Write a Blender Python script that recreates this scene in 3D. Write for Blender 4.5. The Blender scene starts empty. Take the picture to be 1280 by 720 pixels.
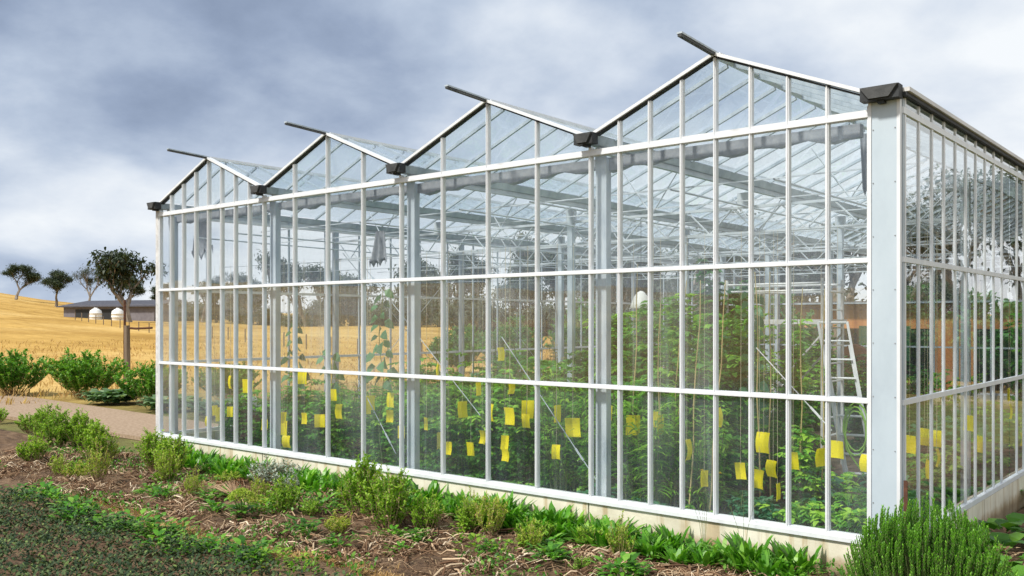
import bpy, math, random
import numpy as np
from mathutils import Vector, Matrix
PI=math.pi
sc=bpy.context.scene
col=sc.collection
R=random.Random(7)

# ---------------------------------------------------------------- helpers
class MB:
    """collects shapes, builds ONE mesh object"""
    def __init__(s): s.v=[]; s.n=0; s.f=[]; s.t=[]; s.tn=[]
    def add(s,verts,faces,tint=0.5):
        verts=np.asarray(verts,float).reshape(-1,3)
        for f in faces: s.f.append([i+s.n for i in f]); s.tn.append(tint)
        s.v.append(verts); s.n+=len(verts)
    def box(s,x0,x1,y0,y1,z0,z1,tint=.5):
        v=[(x,y,z) for x in (x0,x1) for y in (y0,y1) for z in (z0,z1)]
        s.add(v,[(0,1,3,2),(4,6,7,5),(0,4,5,1),(2,3,7,6),(0,2,6,4),(1,5,7,3)],tint)
    def bar(s,a,b,w,h=None,up=(0,0,1),tint=.5):
        h=h or w; a=Vector(a);b=Vector(b); d=(b-a).normalized()
        u=Vector(up)
        if abs(d.dot(u))>.98: u=Vector((0,1,0))
        r=d.cross(u).normalized(); u=r.cross(d).normalized()
        v=[]
        for p in (a,b):
            for i,j in ((-1,-1),(1,-1),(1,1),(-1,1)): v.append(p+r*(i*w/2)+u*(j*h/2))
        s.add(v,[(3,2,1,0),(4,5,6,7),(0,1,5,4),(1,2,6,5),(2,3,7,6),(3,0,4,7)],tint)
    def tube(s,pts,rad,seg=6,tint=.5,caps=True):
        pts=[Vector(p) for p in pts]
        if not hasattr(rad,'__len__'): rad=[rad]*len(pts)
        v=[];f=[];ref=None
        for i,p in enumerate(pts):
            d=(pts[min(i+1,len(pts)-1)]-pts[max(i-1,0)])
            if d.length<1e-9: d=Vector((0,0,1))
            d.normalize()
            if ref is None: ref=Vector((1,0,0)) if abs(d.x)<.8 else Vector((0,1,0))
            r=(ref-d*ref.dot(d)).normalized(); ref=r; u=d.cross(r)
            for k in range(seg):
                a=2*PI*k/seg; v.append(p+(r*math.cos(a)+u*math.sin(a))*rad[i])
        for i in range(len(pts)-1):
            for k in range(seg):
                k2=(k+1)%seg; f.append((i*seg+k,i*seg+k2,(i+1)*seg+k2,(i+1)*seg+k))
        if caps:
            f.append(tuple(range(seg))[::-1]); f.append(tuple((len(pts)-1)*seg+k for k in range(seg)))
        s.add(v,f,tint)
    def lathe(s,prof,c=(0,0,0),seg=20,tint=.5):
        v=[];f=[]
        for r,z in prof:
            for k in range(seg):
                a=2*PI*k/seg; v.append((c[0]+r*math.cos(a),c[1]+r*math.sin(a),c[2]+z))
        for i in range(len(prof)-1):
            for k in range(seg):
                k2=(k+1)%seg; f.append((i*seg+k,i*seg+k2,(i+1)*seg+k2,(i+1)*seg+k))
        s.add(v,f,tint)
    def leaves(s,P,D,N,L,W,tint,curve=.25,shape='oval'):
        P=np.asarray(P,float);D=np.asarray(D,float);N=np.asarray(N,float)
        n=len(P)
        if n==0: return
        D=D/np.linalg.norm(D,axis=1)[:,None]
        S=np.cross(D,N); S/=np.maximum(np.linalg.norm(S,axis=1),1e-6)[:,None]
        N=np.cross(S,D)
        L=np.broadcast_to(np.asarray(L,float),(n,))[:,None]; W=np.broadcast_to(np.asarray(W,float),(n,))[:,None]
        if shape=='blade': T=((.35,.5),(.72,.36))
        else: T=((.32,.5),(.70,.36))
        def at(t,w,lift=0): return P+D*L*t+S*W*w+N*W*lift-np.array([0,0,1.])*L*curve*t*t
        V=[at(0,0)]
        for t,w in T: V+= [at(t,-w,.18),at(t,w,.18)]
        V.append(at(1,0))
        V=np.stack(V,1).reshape(-1,3)
        base=np.arange(n)*6+s.n
        tint=np.broadcast_to(np.asarray(tint,float),(n,))
        for q in ((0,2,1),(1,2,4,3),(3,4,5)):
            s.f+= (base[:,None]+np.array(q)[None,:]).tolist(); s.tn+=tint.tolist()
        s.v.append(V); s.n+=6*n
    def mesh(s,name,mat,smooth=False):
        m=bpy.data.meshes.new(name)
        V=np.concatenate(s.v) if s.v else np.zeros((0,3))
        m.vertices.add(len(V)); m.vertices.foreach_set('co',V.astype(np.float32).ravel())
        cnt=np.array([len(f) for f in s.f],np.int32)
        loops=np.fromiter((i for f in s.f for i in f),np.int32,int(cnt.sum()))
        m.loops.add(len(loops)); m.loops.foreach_set('vertex_index',loops)
        m.polygons.add(len(cnt)); st=np.zeros(len(cnt),np.int32); st[1:]=np.cumsum(cnt)[:-1]
        m.polygons.foreach_set('loop_start',st)
        m.polygons.foreach_set('use_smooth',np.full(len(cnt),smooth))
        m.update(calc_edges=True)
        a=m.attributes.new('tint','FLOAT','FACE'); a.data.foreach_set('value',np.array(s.tn,np.float32))
        m.materials.append(mat); m.validate()
        return m
    def build(s,name,mat,parent=None,smooth=False,loc=None):
        o=bpy.data.objects.new(name,s.mesh(name,mat,smooth)); col.objects.link(o)
        if parent: o.parent=parent
        if loc is not None: o.location=loc
        return o
def obj(name,me,parent=None,loc=None):
    o=bpy.data.objects.new(name,me); col.objects.link(o)
    if parent: o.parent=parent
    if loc is not None: o.location=loc
    return o
def tag(o,label=None,cat=None,group=None,kind=None):
    if label: o['label']=label
    if cat: o['category']=cat
    if group: o['group']=group
    if kind: o['kind']=kind
    return o
def empty(name,loc=(0,0,0),rz=0):
    o=bpy.data.objects.new(name,None); o.empty_display_size=.2; col.objects.link(o); o.location=loc; o.rotation_euler=(0,0,rz); return o
def copy_tree(o,parent=None):
    c=o.copy(); col.objects.link(c); c.parent=parent
    for ch in list(o.children): copy_tree(ch,c)
    return c

# ---------------------------------------------------------------- materials
def nmat(name):
    m=bpy.data.materials.new(name); m.use_nodes=True; nt=m.node_tree; nt.nodes.clear()
    out=nt.nodes.new('ShaderNodeOutputMaterial'); return m,nt,out
def node(nt,t,**kw):
    n=nt.nodes.new(t)
    for k,v in kw.items():
        if k in n.inputs: n.inputs[k].default_value=v
        else: setattr(n,k,v)
    return n
def ramp(nt,fac,stops,interp='LINEAR'):
    r=nt.nodes.new('ShaderNodeValToRGB'); cr=r.color_ramp; cr.interpolation=interp
    while len(cr.elements)<len(stops): cr.elements.new(.5)
    for e,(p,c) in zip(cr.elements,stops):
        e.position=p; e.color=(*c,1) if len(c)==3 else c
    if fac is not None: nt.links.new(fac,r.inputs[0])
    return r
def coords(nt,scale=(1,1,1),obj=False):
    if obj:
        tc=nt.nodes.new('ShaderNodeTexCoord'); src=tc.outputs['Object']
    else:
        g=nt.nodes.new('ShaderNodeNewGeometry'); src=g.outputs['Position']
    mp=nt.nodes.new('ShaderNodeMapping'); mp.inputs['Scale'].default_value=scale
    nt.links.new(src,mp.inputs[0]); return mp.outputs[0]
def noise(nt,vec,scale,detail=6,rough=.55,dist=0):
    n=node(nt,'ShaderNodeTexNoise',Scale=scale,Detail=detail,Roughness=rough,Distortion=dist); nt.links.new(vec,n.inputs['Vector']); return n.outputs[0]
def rough_mat(name,stops,scale=3,stretch=(1,1,1),rough=.85,bump=.3,bscale=None,metal=0,detail=8,spec=.3,dist=0,obj=False):
    m,nt,out=nmat(name); v=coords(nt,stretch,obj)
    n=noise(nt,v,scale,detail,.6,dist); r=ramp(nt,n,stops)
    p=node(nt,'ShaderNodeBsdfPrincipled',Roughness=rough,Metallic=metal); p.inputs['Specular IOR Level'].default_value=spec
    nt.links.new(r.outputs[0],p.inputs['Base Color'])
    if bump:
        b=node(nt,'ShaderNodeBump',Strength=bump,Distance=.02); n2=noise(nt,v,bscale or scale*4,6,.6)
        nt.links.new(n2,b.inputs['Height']); nt.links.new(b.outputs[0],p.inputs['Normal'])
    nt.links.new(p.outputs[0],out.inputs[0]); return m
def leaf_mat(name,stops,trans=.35,rough=.5,spec=.35):
    """colour varies leaf by leaf (stored per face), with slight patchy variation"""
    m,nt,out=nmat(name)
    a=nt.nodes.new('ShaderNodeAttribute'); a.attribute_name='tint'
    oi=nt.nodes.new('ShaderNodeObjectInfo')
    ma=node(nt,'ShaderNodeMath',operation='MULTIPLY_ADD'); ma.inputs[1].default_value=.36; 
    nt.links.new(oi.outputs['Random'],ma.inputs[0]); 
    sub=node(nt,'ShaderNodeMath',operation='SUBTRACT'); sub.inputs[1].default_value=.18
    nt.links.new(a.outputs['Fac'],sub.inputs[0]); nt.links.new(sub.outputs[0],ma.inputs[2])
    r=ramp(nt,ma.outputs[0],stops)
    p=node(nt,'ShaderNodeBsdfPrincipled',Roughness=rough); p.inputs['Specular IOR Level'].default_value=spec
    nt.links.new(r.outputs[0],p.inputs['Base Color'])
    t=nt.nodes.new('ShaderNodeBsdfTranslucent'); 
    hs=node(nt,'ShaderNodeMixRGB',blend_type='MULTIPLY',Fac=1.0); hs.inputs[2].default_value=(1.25,1.35,.6,1)
    nt.links.new(r.outputs[0],hs.inputs[1]); nt.links.new(hs.outputs[0],t.inputs[0])
    mx=node(nt,'ShaderNodeMixShader',Fac=trans); nt.links.new(p.outputs[0],mx.inputs[1]); nt.links.new(t.outputs[0],mx.inputs[2])
    nt.links.new(mx.outputs[0],out.inputs[0]); return m

def glass_mat(name,tint,dust_lo,dust_hi,streak=(1,1,.25),refl=1.7,dustcol=(.78,.83,.86)):
    m,nt,out=nmat(name)
    tr=node(nt,'ShaderNodeBsdfTransparent'); tr.inputs[0].default_value=(*tint,1)
    gl=node(nt,'ShaderNodeBsdfGlossy',Roughness=.012); gl.inputs[0].default_value=(1,1,1,1)
    fr=node(nt,'ShaderNodeFresnel',IOR=1.5); g=nt.nodes.new('ShaderNodeNewGeometry')
    inv=node(nt,'ShaderNodeMath',operation='SUBTRACT'); inv.inputs[0].default_value=1; nt.links.new(g.outputs['Backfacing'],inv.inputs[1])
    mu=node(nt,'ShaderNodeMath',operation='MULTIPLY'); nt.links.new(fr.outputs[0],mu.inputs[0]); nt.links.new(inv.outputs[0],mu.inputs[1])
    mu2=node(nt,'ShaderNodeMath',operation='MULTIPLY',use_clamp=True); mu2.inputs[1].default_value=refl; nt.links.new(mu.outputs[0],mu2.inputs[0])
    # slight waviness of float glass
    v0=coords(nt); nb=noise(nt,v0,1.3,2,.5); b=node(nt,'ShaderNodeBump',Strength=.05,Distance=.02); nt.links.new(nb,b.inputs['Height']); nt.links.new(b.outputs[0],gl.inputs['Normal'])
    mx=nt.nodes.new('ShaderNodeMixShader'); nt.links.new(mu2.outputs[0],mx.inputs[0]); nt.links.new(tr.outputs[0],mx.inputs[1]); nt.links.new(gl.outputs[0],mx.inputs[2])
    v=coords(nt,streak); n=noise(nt,v,1.6,8,.62,.4)
    r=node(nt,'ShaderNodeMapRange'); r.inputs['From Min'].default_value=.38; r.inputs['From Max'].default_value=.7; r.inputs['To Min'].default_value=dust_lo; r.inputs['To Max'].default_value=dust_hi
    nt.links.new(n,r.inputs['Value'])
    # each pane carries its own amount of grime, plus finer drip marks
    oi=nt.nodes.new('ShaderNodeObjectInfo'); va=node(nt,'ShaderNodeMath',operation='MULTIPLY_ADD'); va.inputs[1].default_value=1.1; va.inputs[2].default_value=.45; nt.links.new(oi.outputs['Random'],va.inputs[0])
    vd=coords(nt,(9,9,.5)); nd=noise(nt,vd,1.5,4,.6,.2); rd=node(nt,'ShaderNodeMapRange'); rd.inputs['From Min'].default_value=.55; rd.inputs['From Max'].default_value=.75; rd.inputs['To Min'].default_value=1; rd.inputs['To Max'].default_value=2.2; nt.links.new(nd,rd.inputs['Value'])
    m3=node(nt,'ShaderNodeMath',operation='MULTIPLY'); nt.links.new(va.outputs[0],m3.inputs[0]); nt.links.new(rd.outputs[0],m3.inputs[1])
    m4=node(nt,'ShaderNodeMath',operation='MULTIPLY',use_clamp=True); nt.links.new(m3.outputs[0],m4.inputs[0]); nt.links.new(r.outputs[0],m4.inputs[1])
    df=node(nt,'ShaderNodeBsdfDiffuse'); df.inputs[0].default_value=(*dustcol,1)
    tl=node(nt,'ShaderNodeBsdfTranslucent'); tl.inputs[0].default_value=(*dustcol,1)
    dm=node(nt,'ShaderNodeMixShader',Fac=.5); nt.links.new(df.outputs[0],dm.inputs[1]); nt.links.new(tl.outputs[0],dm.inputs[2])
    m2=nt.nodes.new('ShaderNodeMixShader'); nt.links.new(m4.outputs[0],m2.inputs[0]); nt.links.new(mx.outputs[0],m2.inputs[1]); nt.links.new(dm.outputs[0],m2.inputs[2])
    nt.links.new(m2.outputs[0],out.inputs[0]); return m

M={}
M['alu']=rough_mat('painted_aluminium',[(.3,(.62,.65,.69)),(.7,(.74,.76,.79))],scale=6,rough=.38,bump=.03,spec=.5,stretch=(1,1,.3))
M['alu_dirty']=rough_mat('weathered_aluminium',[(.3,(.42,.42,.42)),(.55,(.62,.62,.62)),(.75,(.70,.70,.71))],scale=9,rough=.5,bump=.08,stretch=(1,.2,1))
M['galv']=rough_mat('galvanised_steel',[(.3,(.30,.36,.42)),(.5,(.42,.48,.54)),(.72,(.52,.58,.63))],scale=7,rough=.5,bump=.05,stretch=(1,1,.3))
M['galv_tube']=rough_mat('galvanised_tube',[(.3,(.40,.45,.50)),(.7,(.56,.60,.65))],scale=5,rough=.45,bump=.05,spec=.5)
M['clad']=rough_mat('pale_blue_cladding',[(.25,(.36,.43,.50)),(.5,(.45,.53,.60)),(.7,(.50,.58,.65))],scale=1.6,rough=.30,bump=.5,bscale=1.2,stretch=(1,1,.5),spec=.5)
M['black']=rough_mat('black_rubber',[(.3,(.015,.016,.018)),(.7,(.04,.045,.05))],scale=9,rough=.6,bump=.1)
M['gutter']=rough_mat('grey_gutter',[(.3,(.03,.033,.035)),(.6,(.07,.073,.075)),(.75,(.16,.16,.16))],scale=8,rough=.55,bump=.15)
M['gutter_end']=rough_mat('grey_gutter_end',[(.3,(.16,.17,.18)),(.7,(.34,.35,.36))],scale=14,rough=.5,bump=.1)
M['glass']=glass_mat('wall_glass',(.985,.992,.992),.012,.075,refl=2.0,dustcol=(.70,.80,.90))
M['glass_side']=glass_mat('side_wall_glass',(.98,.99,.99),.006,.05,refl=1.85,dustcol=(.70,.80,.90))
M['glass_roof']=glass_mat('dusty_roof_glass',(.95,.975,.985),.03,.15,streak=(1,.5,1),refl=.8,dustcol=(.74,.82,.88))
M['cloth']=rough_mat('shade_cloth',[(.3,(.20,.22,.25)),(.7,(.32,.34,.37))],scale=12,rough=.95,bump=.3)
M['yellow']=None
M['string']=rough_mat('twine',[(.3,(.45,.40,.30)),(.7,(.6,.55,.42))],scale=20,rough=.9,bump=0)
M['bamboo']=rough_mat('bamboo_cane',[(.3,(.38,.30,.13)),(.7,(.55,.46,.22))],scale=9,rough=.6,bump=.05,stretch=(1,1,.2))
M['dead']=rough_mat('dead_stalk',[(.25,(.15,.09,.055)),(.5,(.33,.22,.13)),(.72,(.50,.37,.24))],scale=3,rough=.9,bump=.2,bscale=40)
M['stalk']=leaf_mat('dead_stalks',[(.0,(.05,.028,.018)),(.35,(.15,.085,.05)),(.7,(.33,.215,.13)),(.9,(.55,.42,.28)),(1,(.68,.57,.43))],trans=0,rough=.95,spec=.1)
M['deadred']=rough_mat('brown_dead_sprays',[(.3,(.22,.08,.03)),(.7,(.42,.18,.07))],scale=8,rough=.9,bump=0)
M['stem']=rough_mat('green_stem',[(.3,(.09,.13,.04)),(.7,(.16,.20,.07))],scale=9,rough=.7,bump=0)
M['bark']=rough_mat('gum_bark',[(.3,(.10,.085,.07)),(.55,(.22,.19,.16)),(.75,(.38,.34,.30))],scale=2,rough=.9,bump=.4,stretch=(1,1,.25))
M['soil']=rough_mat('garden_soil',[(.25,(.055,.034,.021)),(.5,(.135,.084,.050)),(.75,(.25,.165,.10))],scale=5,rough=.95,bump=.9,bscale=28)
M['floor']=rough_mat('greenhouse_soil',[(.25,(.05,.038,.026)),(.5,(.11,.08,.055)),(.75,(.20,.15,.10))],scale=2.5,rough=.95,bump=.8,bscale=22)
M['pathm']=rough_mat('gravel_path',[(.25,(.22,.155,.10)),(.5,(.33,.24,.165)),(.75,(.44,.34,.25))],scale=14,rough=.95,bump=.5,bscale=60)
M['drygrass']=leaf_mat('dry_grass_blades',[(.0,(.34,.20,.08)),(.5,(.52,.34,.15)),(1,(.66,.48,.25))],trans=.3,rough=.8,spec=.1)
M['tomato']=leaf_mat('tomato_leaf',[(.0,(.02,.09,.02)),(.3,(.06,.23,.035)),(.65,(.15,.42,.05)),(1,(.38,.64,.07))],rough=.6)
M['teal']=leaf_mat('bluish_green_leaf',[(.0,(.025,.11,.055)),(.5,(.06,.22,.11)),(1,(.12,.33,.17))],rough=.45)
M['bright']=leaf_mat('bright_blade_leaf',[(.0,(.07,.22,.02)),(.5,(.18,.42,.03)),(1,(.34,.58,.06))],trans=.45)
M['dark']=leaf_mat('dark_green_leaf',[(.0,(.022,.085,.024)),(.5,(.05,.18,.045)),(1,(.12,.30,.07))],rough=.45)
M['strap']=leaf_mat('glossy_strap_leaf',[(.0,(.04,.14,.012)),(.4,(.09,.29,.02)),(.8,(.14,.36,.03)),(1,(.24,.46,.06))],rough=.4,spec=.4)
M['shrub']=leaf_mat('fine_shrub_leaf',[(.0,(.06,.15,.012)),(.5,(.17,.34,.025)),(1,(.34,.50,.05))],rough=.55)
M['yshrub']=leaf_mat('yellow_green_leaf',[(.0,(.12,.24,.02)),(.5,(.30,.45,.04)),(.85,(.42,.50,.07)),(1,(.45,.32,.12))],rough=.55)
M['lime']=leaf_mat('lime_flower_head',[(.0,(.22,.33,.03)),(.5,(.36,.46,.05)),(1,(.52,.60,.10))],rough=.6)
M['silver']=leaf_mat('silver_leaf',[(.0,(.12,.17,.13)),(.5,(.24,.30,.25)),(1,(.40,.46,.40))],rough=.8,trans=.15)
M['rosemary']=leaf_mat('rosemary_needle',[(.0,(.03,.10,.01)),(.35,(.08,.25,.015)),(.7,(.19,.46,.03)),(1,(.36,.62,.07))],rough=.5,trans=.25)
M['broad']=leaf_mat('broad_bright_leaf',[(.0,(.04,.13,.015)),(.5,(.09,.25,.025)),(1,(.19,.38,.05))],rough=.45,trans=.35)
M['hosta']=leaf_mat('pale_veined_leaf',[(.0,(.05,.12,.05)),(.5,(.12,.22,.09)),(1,(.26,.36,.20))],rough=.45)
M['thyme']=leaf_mat('dark_mat_leaf',[(.0,(.015,.035,.014)),(.5,(.04,.075,.028)),(.85,(.10,.15,.05)),(1,(.2,.28,.07))],rough=.8,trans=.1)
M['weed']=leaf_mat('dry_weed_leaf',[(.0,(.10,.12,.05)),(.5,(.22,.22,.10)),(1,(.36,.32,.16))],rough=.8)
M['gum']=leaf_mat('gum_leaf',[(.0,(.016,.028,.014)),(.5,(.035,.055,.026)),(1,(.075,.10,.05))],rough=.55,trans=.2)
M['gumlight']=leaf_mat('grey_gum_leaf',[(.0,(.03,.045,.03)),(.5,(.06,.08,.055)),(1,(.11,.13,.09))],rough=.6,trans=.2)
M['straw']=leaf_mat('strawed_leaf',[(.0,(.07,.04,.025)),(.6,(.20,.12,.07)),(1,(.42,.31,.18))],rough=.9,trans=.2)
M['petal']=leaf_mat('yellow_petal',[(.0,(.75,.50,.01)),(1,(.85,.65,.03))],rough=.6)
M['flowerred']=leaf_mat('orange_petal',[(.0,(.7,.15,.03)),(1,(.8,.25,.05))],rough=.6)
M['rust']=rough_mat('rusty_steel',[(.3,(.05,.025,.018)),(.6,(.12,.055,.035)),(.8,(.2,.09,.05))],scale=14,rough=.9,bump=.3)
M['wood']=rough_mat('grey_post_wood',[(.3,(.10,.075,.055)),(.7,(.25,.20,.155))],scale=6,rough=.95,bump=.5,stretch=(1,1,.12))
M['white']=rough_mat('white_plastic',[(.3,(.70,.71,.70)),(.7,(.80,.80,.79))],scale=4,rough=.5,bump=.05)
M['pot']=rough_mat('brown_plastic',[(.3,(.16,.09,.06)),(.7,(.24,.14,.10))],scale=4,rough=.6,bump=.05)
M['orange']=rough_mat('weathered_plywood',[(.25,(.26,.10,.035)),(.5,(.45,.19,.07)),(.75,(.58,.30,.13))],scale=1.2,rough=.85,bump=.2,stretch=(1,1,.3))
M['darkroof']=rough_mat('dark_roof_sheet',[(.3,(.05,.05,.06)),(.7,(.10,.10,.12))],scale=2,rough=.6,bump=.05)
M['signg']=rough_mat('green_sign_paint',[(.3,(.01,.055,.025)),(.7,(.02,.08,.04))],scale=3,rough=.5,bump=0)
M['car']=rough_mat('pale_blue_car_paint',[(.3,(.36,.50,.64)),(.7,(.40,.54,.68))],scale=.6,rough=.25,bump=0,spec=.6)
M['carglass']=rough_mat('car_window',[(.3,(.02,.025,.03)),(.7,(.03,.035,.04))],scale=1,rough=.08,bump=0,spec=.6)
M['hose']=rough_mat('green_hose',[(.3,(.20,.42,.05)),(.7,(.28,.52,.08))],scale=4,rough=.5,bump=0)
M['tin']=rough_mat('shed_grey_sheet',[(.3,(.13,.12,.14)),(.7,(.2,.19,.21))],scale=1,rough=.7,bump=.05)
def concrete():
    m,nt,out=nmat('stained_concrete')
    v=coords(nt); n=noise(nt,v,2.2,8,.6); r=ramp(nt,n,[(.3,(.56,.52,.41)),(.55,(.72,.68,.56)),(.75,(.78,.75,.65))])
    v2=coords(nt,(4.5,4.5,.35)); n2=noise(nt,v2,1.3,5,.6,.3); st=ramp(nt,n2,[(.0,(1,1,1)),(.52,(1,1,1)),(.62,(.66,.54,.38)),(1,(.34,.25,.16))])
    mx=node(nt,'ShaderNodeMixRGB',blend_type='MULTIPLY',Fac=.8); nt.links.new(r.outputs[0],mx.inputs[1]); nt.links.new(st.outputs[0],mx.inputs[2])
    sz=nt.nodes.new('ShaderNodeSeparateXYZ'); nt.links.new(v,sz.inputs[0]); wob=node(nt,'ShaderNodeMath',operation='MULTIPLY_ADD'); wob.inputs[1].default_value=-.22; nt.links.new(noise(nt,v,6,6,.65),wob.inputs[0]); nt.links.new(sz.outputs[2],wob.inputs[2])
    sp=ramp(nt,wob.outputs[0],[(.0,(.38,.29,.20)),(.05,(.62,.52,.40)),(.14,(1,1,1))]); mxs=node(nt,'ShaderNodeMixRGB',blend_type='MULTIPLY',Fac=.9); nt.links.new(mx.outputs[0],mxs.inputs[1]); nt.links.new(sp.outputs[0],mxs.inputs[2])  # ground-contact darkening painted into the colour, tinted brown like soil splash
    p=node(nt,'ShaderNodeBsdfPrincipled',Roughness=.85); nt.links.new(mxs.outputs[0],p.inputs['Base Color'])
    b=node(nt,'ShaderNodeBump',Strength=.25,Distance=.01); nt.links.new(noise(nt,v,35,6,.6),b.inputs['Height']); nt.links.new(b.outputs[0],p.inputs['Normal'])
    nt.links.new(p.outputs[0],out.inputs[0]); return m
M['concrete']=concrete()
def yellow():
    m,nt,out=nmat('sticky_yellow_card')
    v=coords(nt); n=noise(nt,v,60,3,.7); r=ramp(nt,n,[(.0,(1,.90,.0)),(.62,(1,.88,.0)),(.70,(.25,.16,.02)),(1,(.1,.06,.02))])
    p=node(nt,'ShaderNodeBsdfPrincipled',Roughness=.35); nt.links.new(r.outputs[0],p.inputs['Base Color'])
    t=nt.nodes.new('ShaderNodeBsdfTranslucent'); t.inputs[0].default_value=(1,.95,.02,1)
    mx=node(nt,'ShaderNodeMixShader',Fac=.45); nt.links.new(p.outputs[0],mx.inputs[1]); nt.links.new(t.outputs[0],mx.inputs[2]); nt.links.new(mx.outputs[0],out.inputs[0]); return m
M['yellow']=yellow()

# ---------------------------------------------------------------- terrain
CAM=(2.9545,-8.8592,2.5)
def terr(x,y):
    # gentle rise, steeper towards the far left
    d=math.hypot(x-CAM[0],y-CAM[1])
    az=math.atan2(-(x-CAM[0]),(y-CAM[1]))      # 0 = +Y, grows to the left
    h=0.0265*max(0,d-42)*(.58+.42*min(1,max(0,(az-.95)/.25)))
    k=min(1,max(0,(az-1.12)/.18))              # the far left rises higher
    h+=k*.038*max(0,d-165)
    if d>420: h+=-(d-420)*.035
    far=min(1,max(0,(d-30)/40))
    h+=far*(.5*math.sin(x*.035+1)*math.cos(y*.03)+.2*math.sin(x*.11+y*.07))
    return h
def ground_sheet():
    ts=[-700,-560,-460,-400,-350,-310,-280,-255,-230,-210,-190,-175,-160,-146,-132,-120,-108,-96,-86,-76,-68,-60,-53,-47,-41,-35,-30,-25,-20,-16,-12,-8,-4,0]
    xs=ts+[5,10,16,24,34,46,60,80,110,150,220,320,500,700]
    ys=[-300,-200,-120,-70,-40,-25,-15,-9,-4,0]+[-t for t in ts[::-1]][1:]
    v=[];f=[]
    for y in ys:
        for x in xs: v.append((x,y,terr(x,y)-.03))
    n=len(xs)
    for j in range(len(ys)-1):
        for i in range(n-1): f.append((j*n+i,j*n+i+1,(j+1)*n+i+1,(j+1)*n+i))
    m,nt,out=nmat('dry_paddock')
    p0=coords(nt); big=noise(nt,p0,.03,6,.6); fine=noise(nt,p0,1.2,8,.7)
    r=ramp(nt,big,[(.3,(.42,.26,.07)),(.5,(.56,.36,.11)),(.7,(.64,.46,.19))])
    r2=ramp(nt,fine,[(.3,(.62,.58,.50)),(.6,(1,1,1))])
    mx=node(nt,'ShaderNodeMixRGB',blend_type='MULTIPLY',Fac=.75); nt.links.new(r.outputs[0],mx.inputs[1]); nt.links.new(r2.outputs[0],mx.inputs[2])
    # streaks of mown / trodden grass
    p1=coords(nt,(.04,.25,1)); sn=noise(nt,p1,1,5,.6,.5); sr=ramp(nt,sn,[(.45,(1,1,1)),(.62,(.66,.6,.5))])
    mx1=node(nt,'ShaderNodeMixRGB',blend_type='MULTIPLY',Fac=.7); nt.links.new(mx.outputs[0],mx1.inputs[1]); nt.links.new(sr.outputs[0],mx1.inputs[2])
    # greener worn ground close to the gardens
    sep=node(nt,'ShaderNodeVectorMath',operation='LENGTH'); nt.links.new(p0,sep.inputs[0])
    mr=node(nt,'ShaderNodeMapRange'); mr.inputs['From Min'].default_value=20; mr.inputs['From Max'].default_value=34; nt.links.new(sep.outputs['Value'],mr.inputs['Value'])
    ng=ramp(nt,fine,[(.35,(.10,.085,.04)),(.6,(.17,.17,.06)),(.75,(.28,.23,.12))])
    mx2=node(nt,'ShaderNodeMixRGB'); nt.links.new(mr.outputs[0],mx2.inputs[0]); nt.links.new(ng.outputs[0],mx2.inputs[1]); nt.links.new(mx1.outputs[0],mx2.inputs[2])
    p=node(nt,'ShaderNodeBsdfPrincipled',Roughness=.95); p.inputs['Specular IOR Level'].default_value=.1
    nt.links.new(mx2.outputs[0],p.inputs['Base Color'])
    b=node(nt,'ShaderNodeBump',Strength=.6,Distance=.15); nt.links.new(noise(nt,p0,2.5,8,.7),b.inputs['Height']); nt.links.new(b.outputs[0],p.inputs['Normal'])
    nt.links.new(p.outputs[0],out.inputs[0])
    mb=MB(); mb.add(v,f); o=mb.build('ground',m,smooth=True); tag(o,'golden dry paddock rising gently behind the greenhouse','ground',kind='structure')
ground_sheet()

def sheet(name,x0,x1,y0,y1,z,mat,step,amp,label,cat,sx=1.0,edge=True,seed=0):
    nx=max(2,int((x1-x0)/step)); ny=max(2,int((y1-y0)/step)); v=[];f=[]
    from mathutils import noise as mn
    for j in range(ny+1):
        for i in range(nx+1):
            x=x0+(x1-x0)*i/nx; y=y0+(y1-y0)*j/ny
            e=min(1,min(i,nx-i,j,ny-j)/4) if edge else 1
            h=amp*(mn.noise(Vector((x*1.1,y*1.1,seed)))*.6+mn.noise(Vector((x*3.7,y*3.7,seed+3)))*.3+mn.noise(Vector((x*11,y*11,seed+5)))*.16+.35)
            v.append((x,y,z+h*e))
    for j in range(ny):
        for i in range(nx): a=j*(nx+1)+i; f.append((a,a+1,a+nx+2,a+nx+1))
    mb=MB(); mb.add(v,f); o=mb.build(name,mat,smooth=True); tag(o,label,cat,kind='structure'); return o
def bedh(x,y):
    from mathutils import noise as mn
    return .008+.16*(mn.noise(Vector((x*1.1,y*1.1,2)))*.6+mn.noise(Vector((x*3.7,y*3.7,5)))*.3+.35)
sheet('garden_bed',-24,3.6,-7.0,-.06,.008,M['soil'],.09,.16,'dark mulched soil bed along the front of the greenhouse','garden bed',seed=2)
sheet('side_bed',.36,3.6,-.06,12,.010,M['soil'],.12,.10,'soil bed along the right side wall','garden bed',seed=9)
sheet('greenhouse_floor',-12.7,.14,.14,19.9,.012,M['floor'],.2,.05,'brown soil floor inside the greenhouse','floor',seed=4,edge=False)
mb=MB(); mb.add([(-30,1.2,.012),(-12.95,1.2,.012),(-12.95,3.6,.012),(-30,4.4,.012)],[(0,1,2,3)])
mb.box(-30,-12.95,1.08,1.19,-.02,.06); tag(mb.build('path',M['pathm']),'brown gravel path running past the left end of the greenhouse','path',kind='structure')

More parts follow.
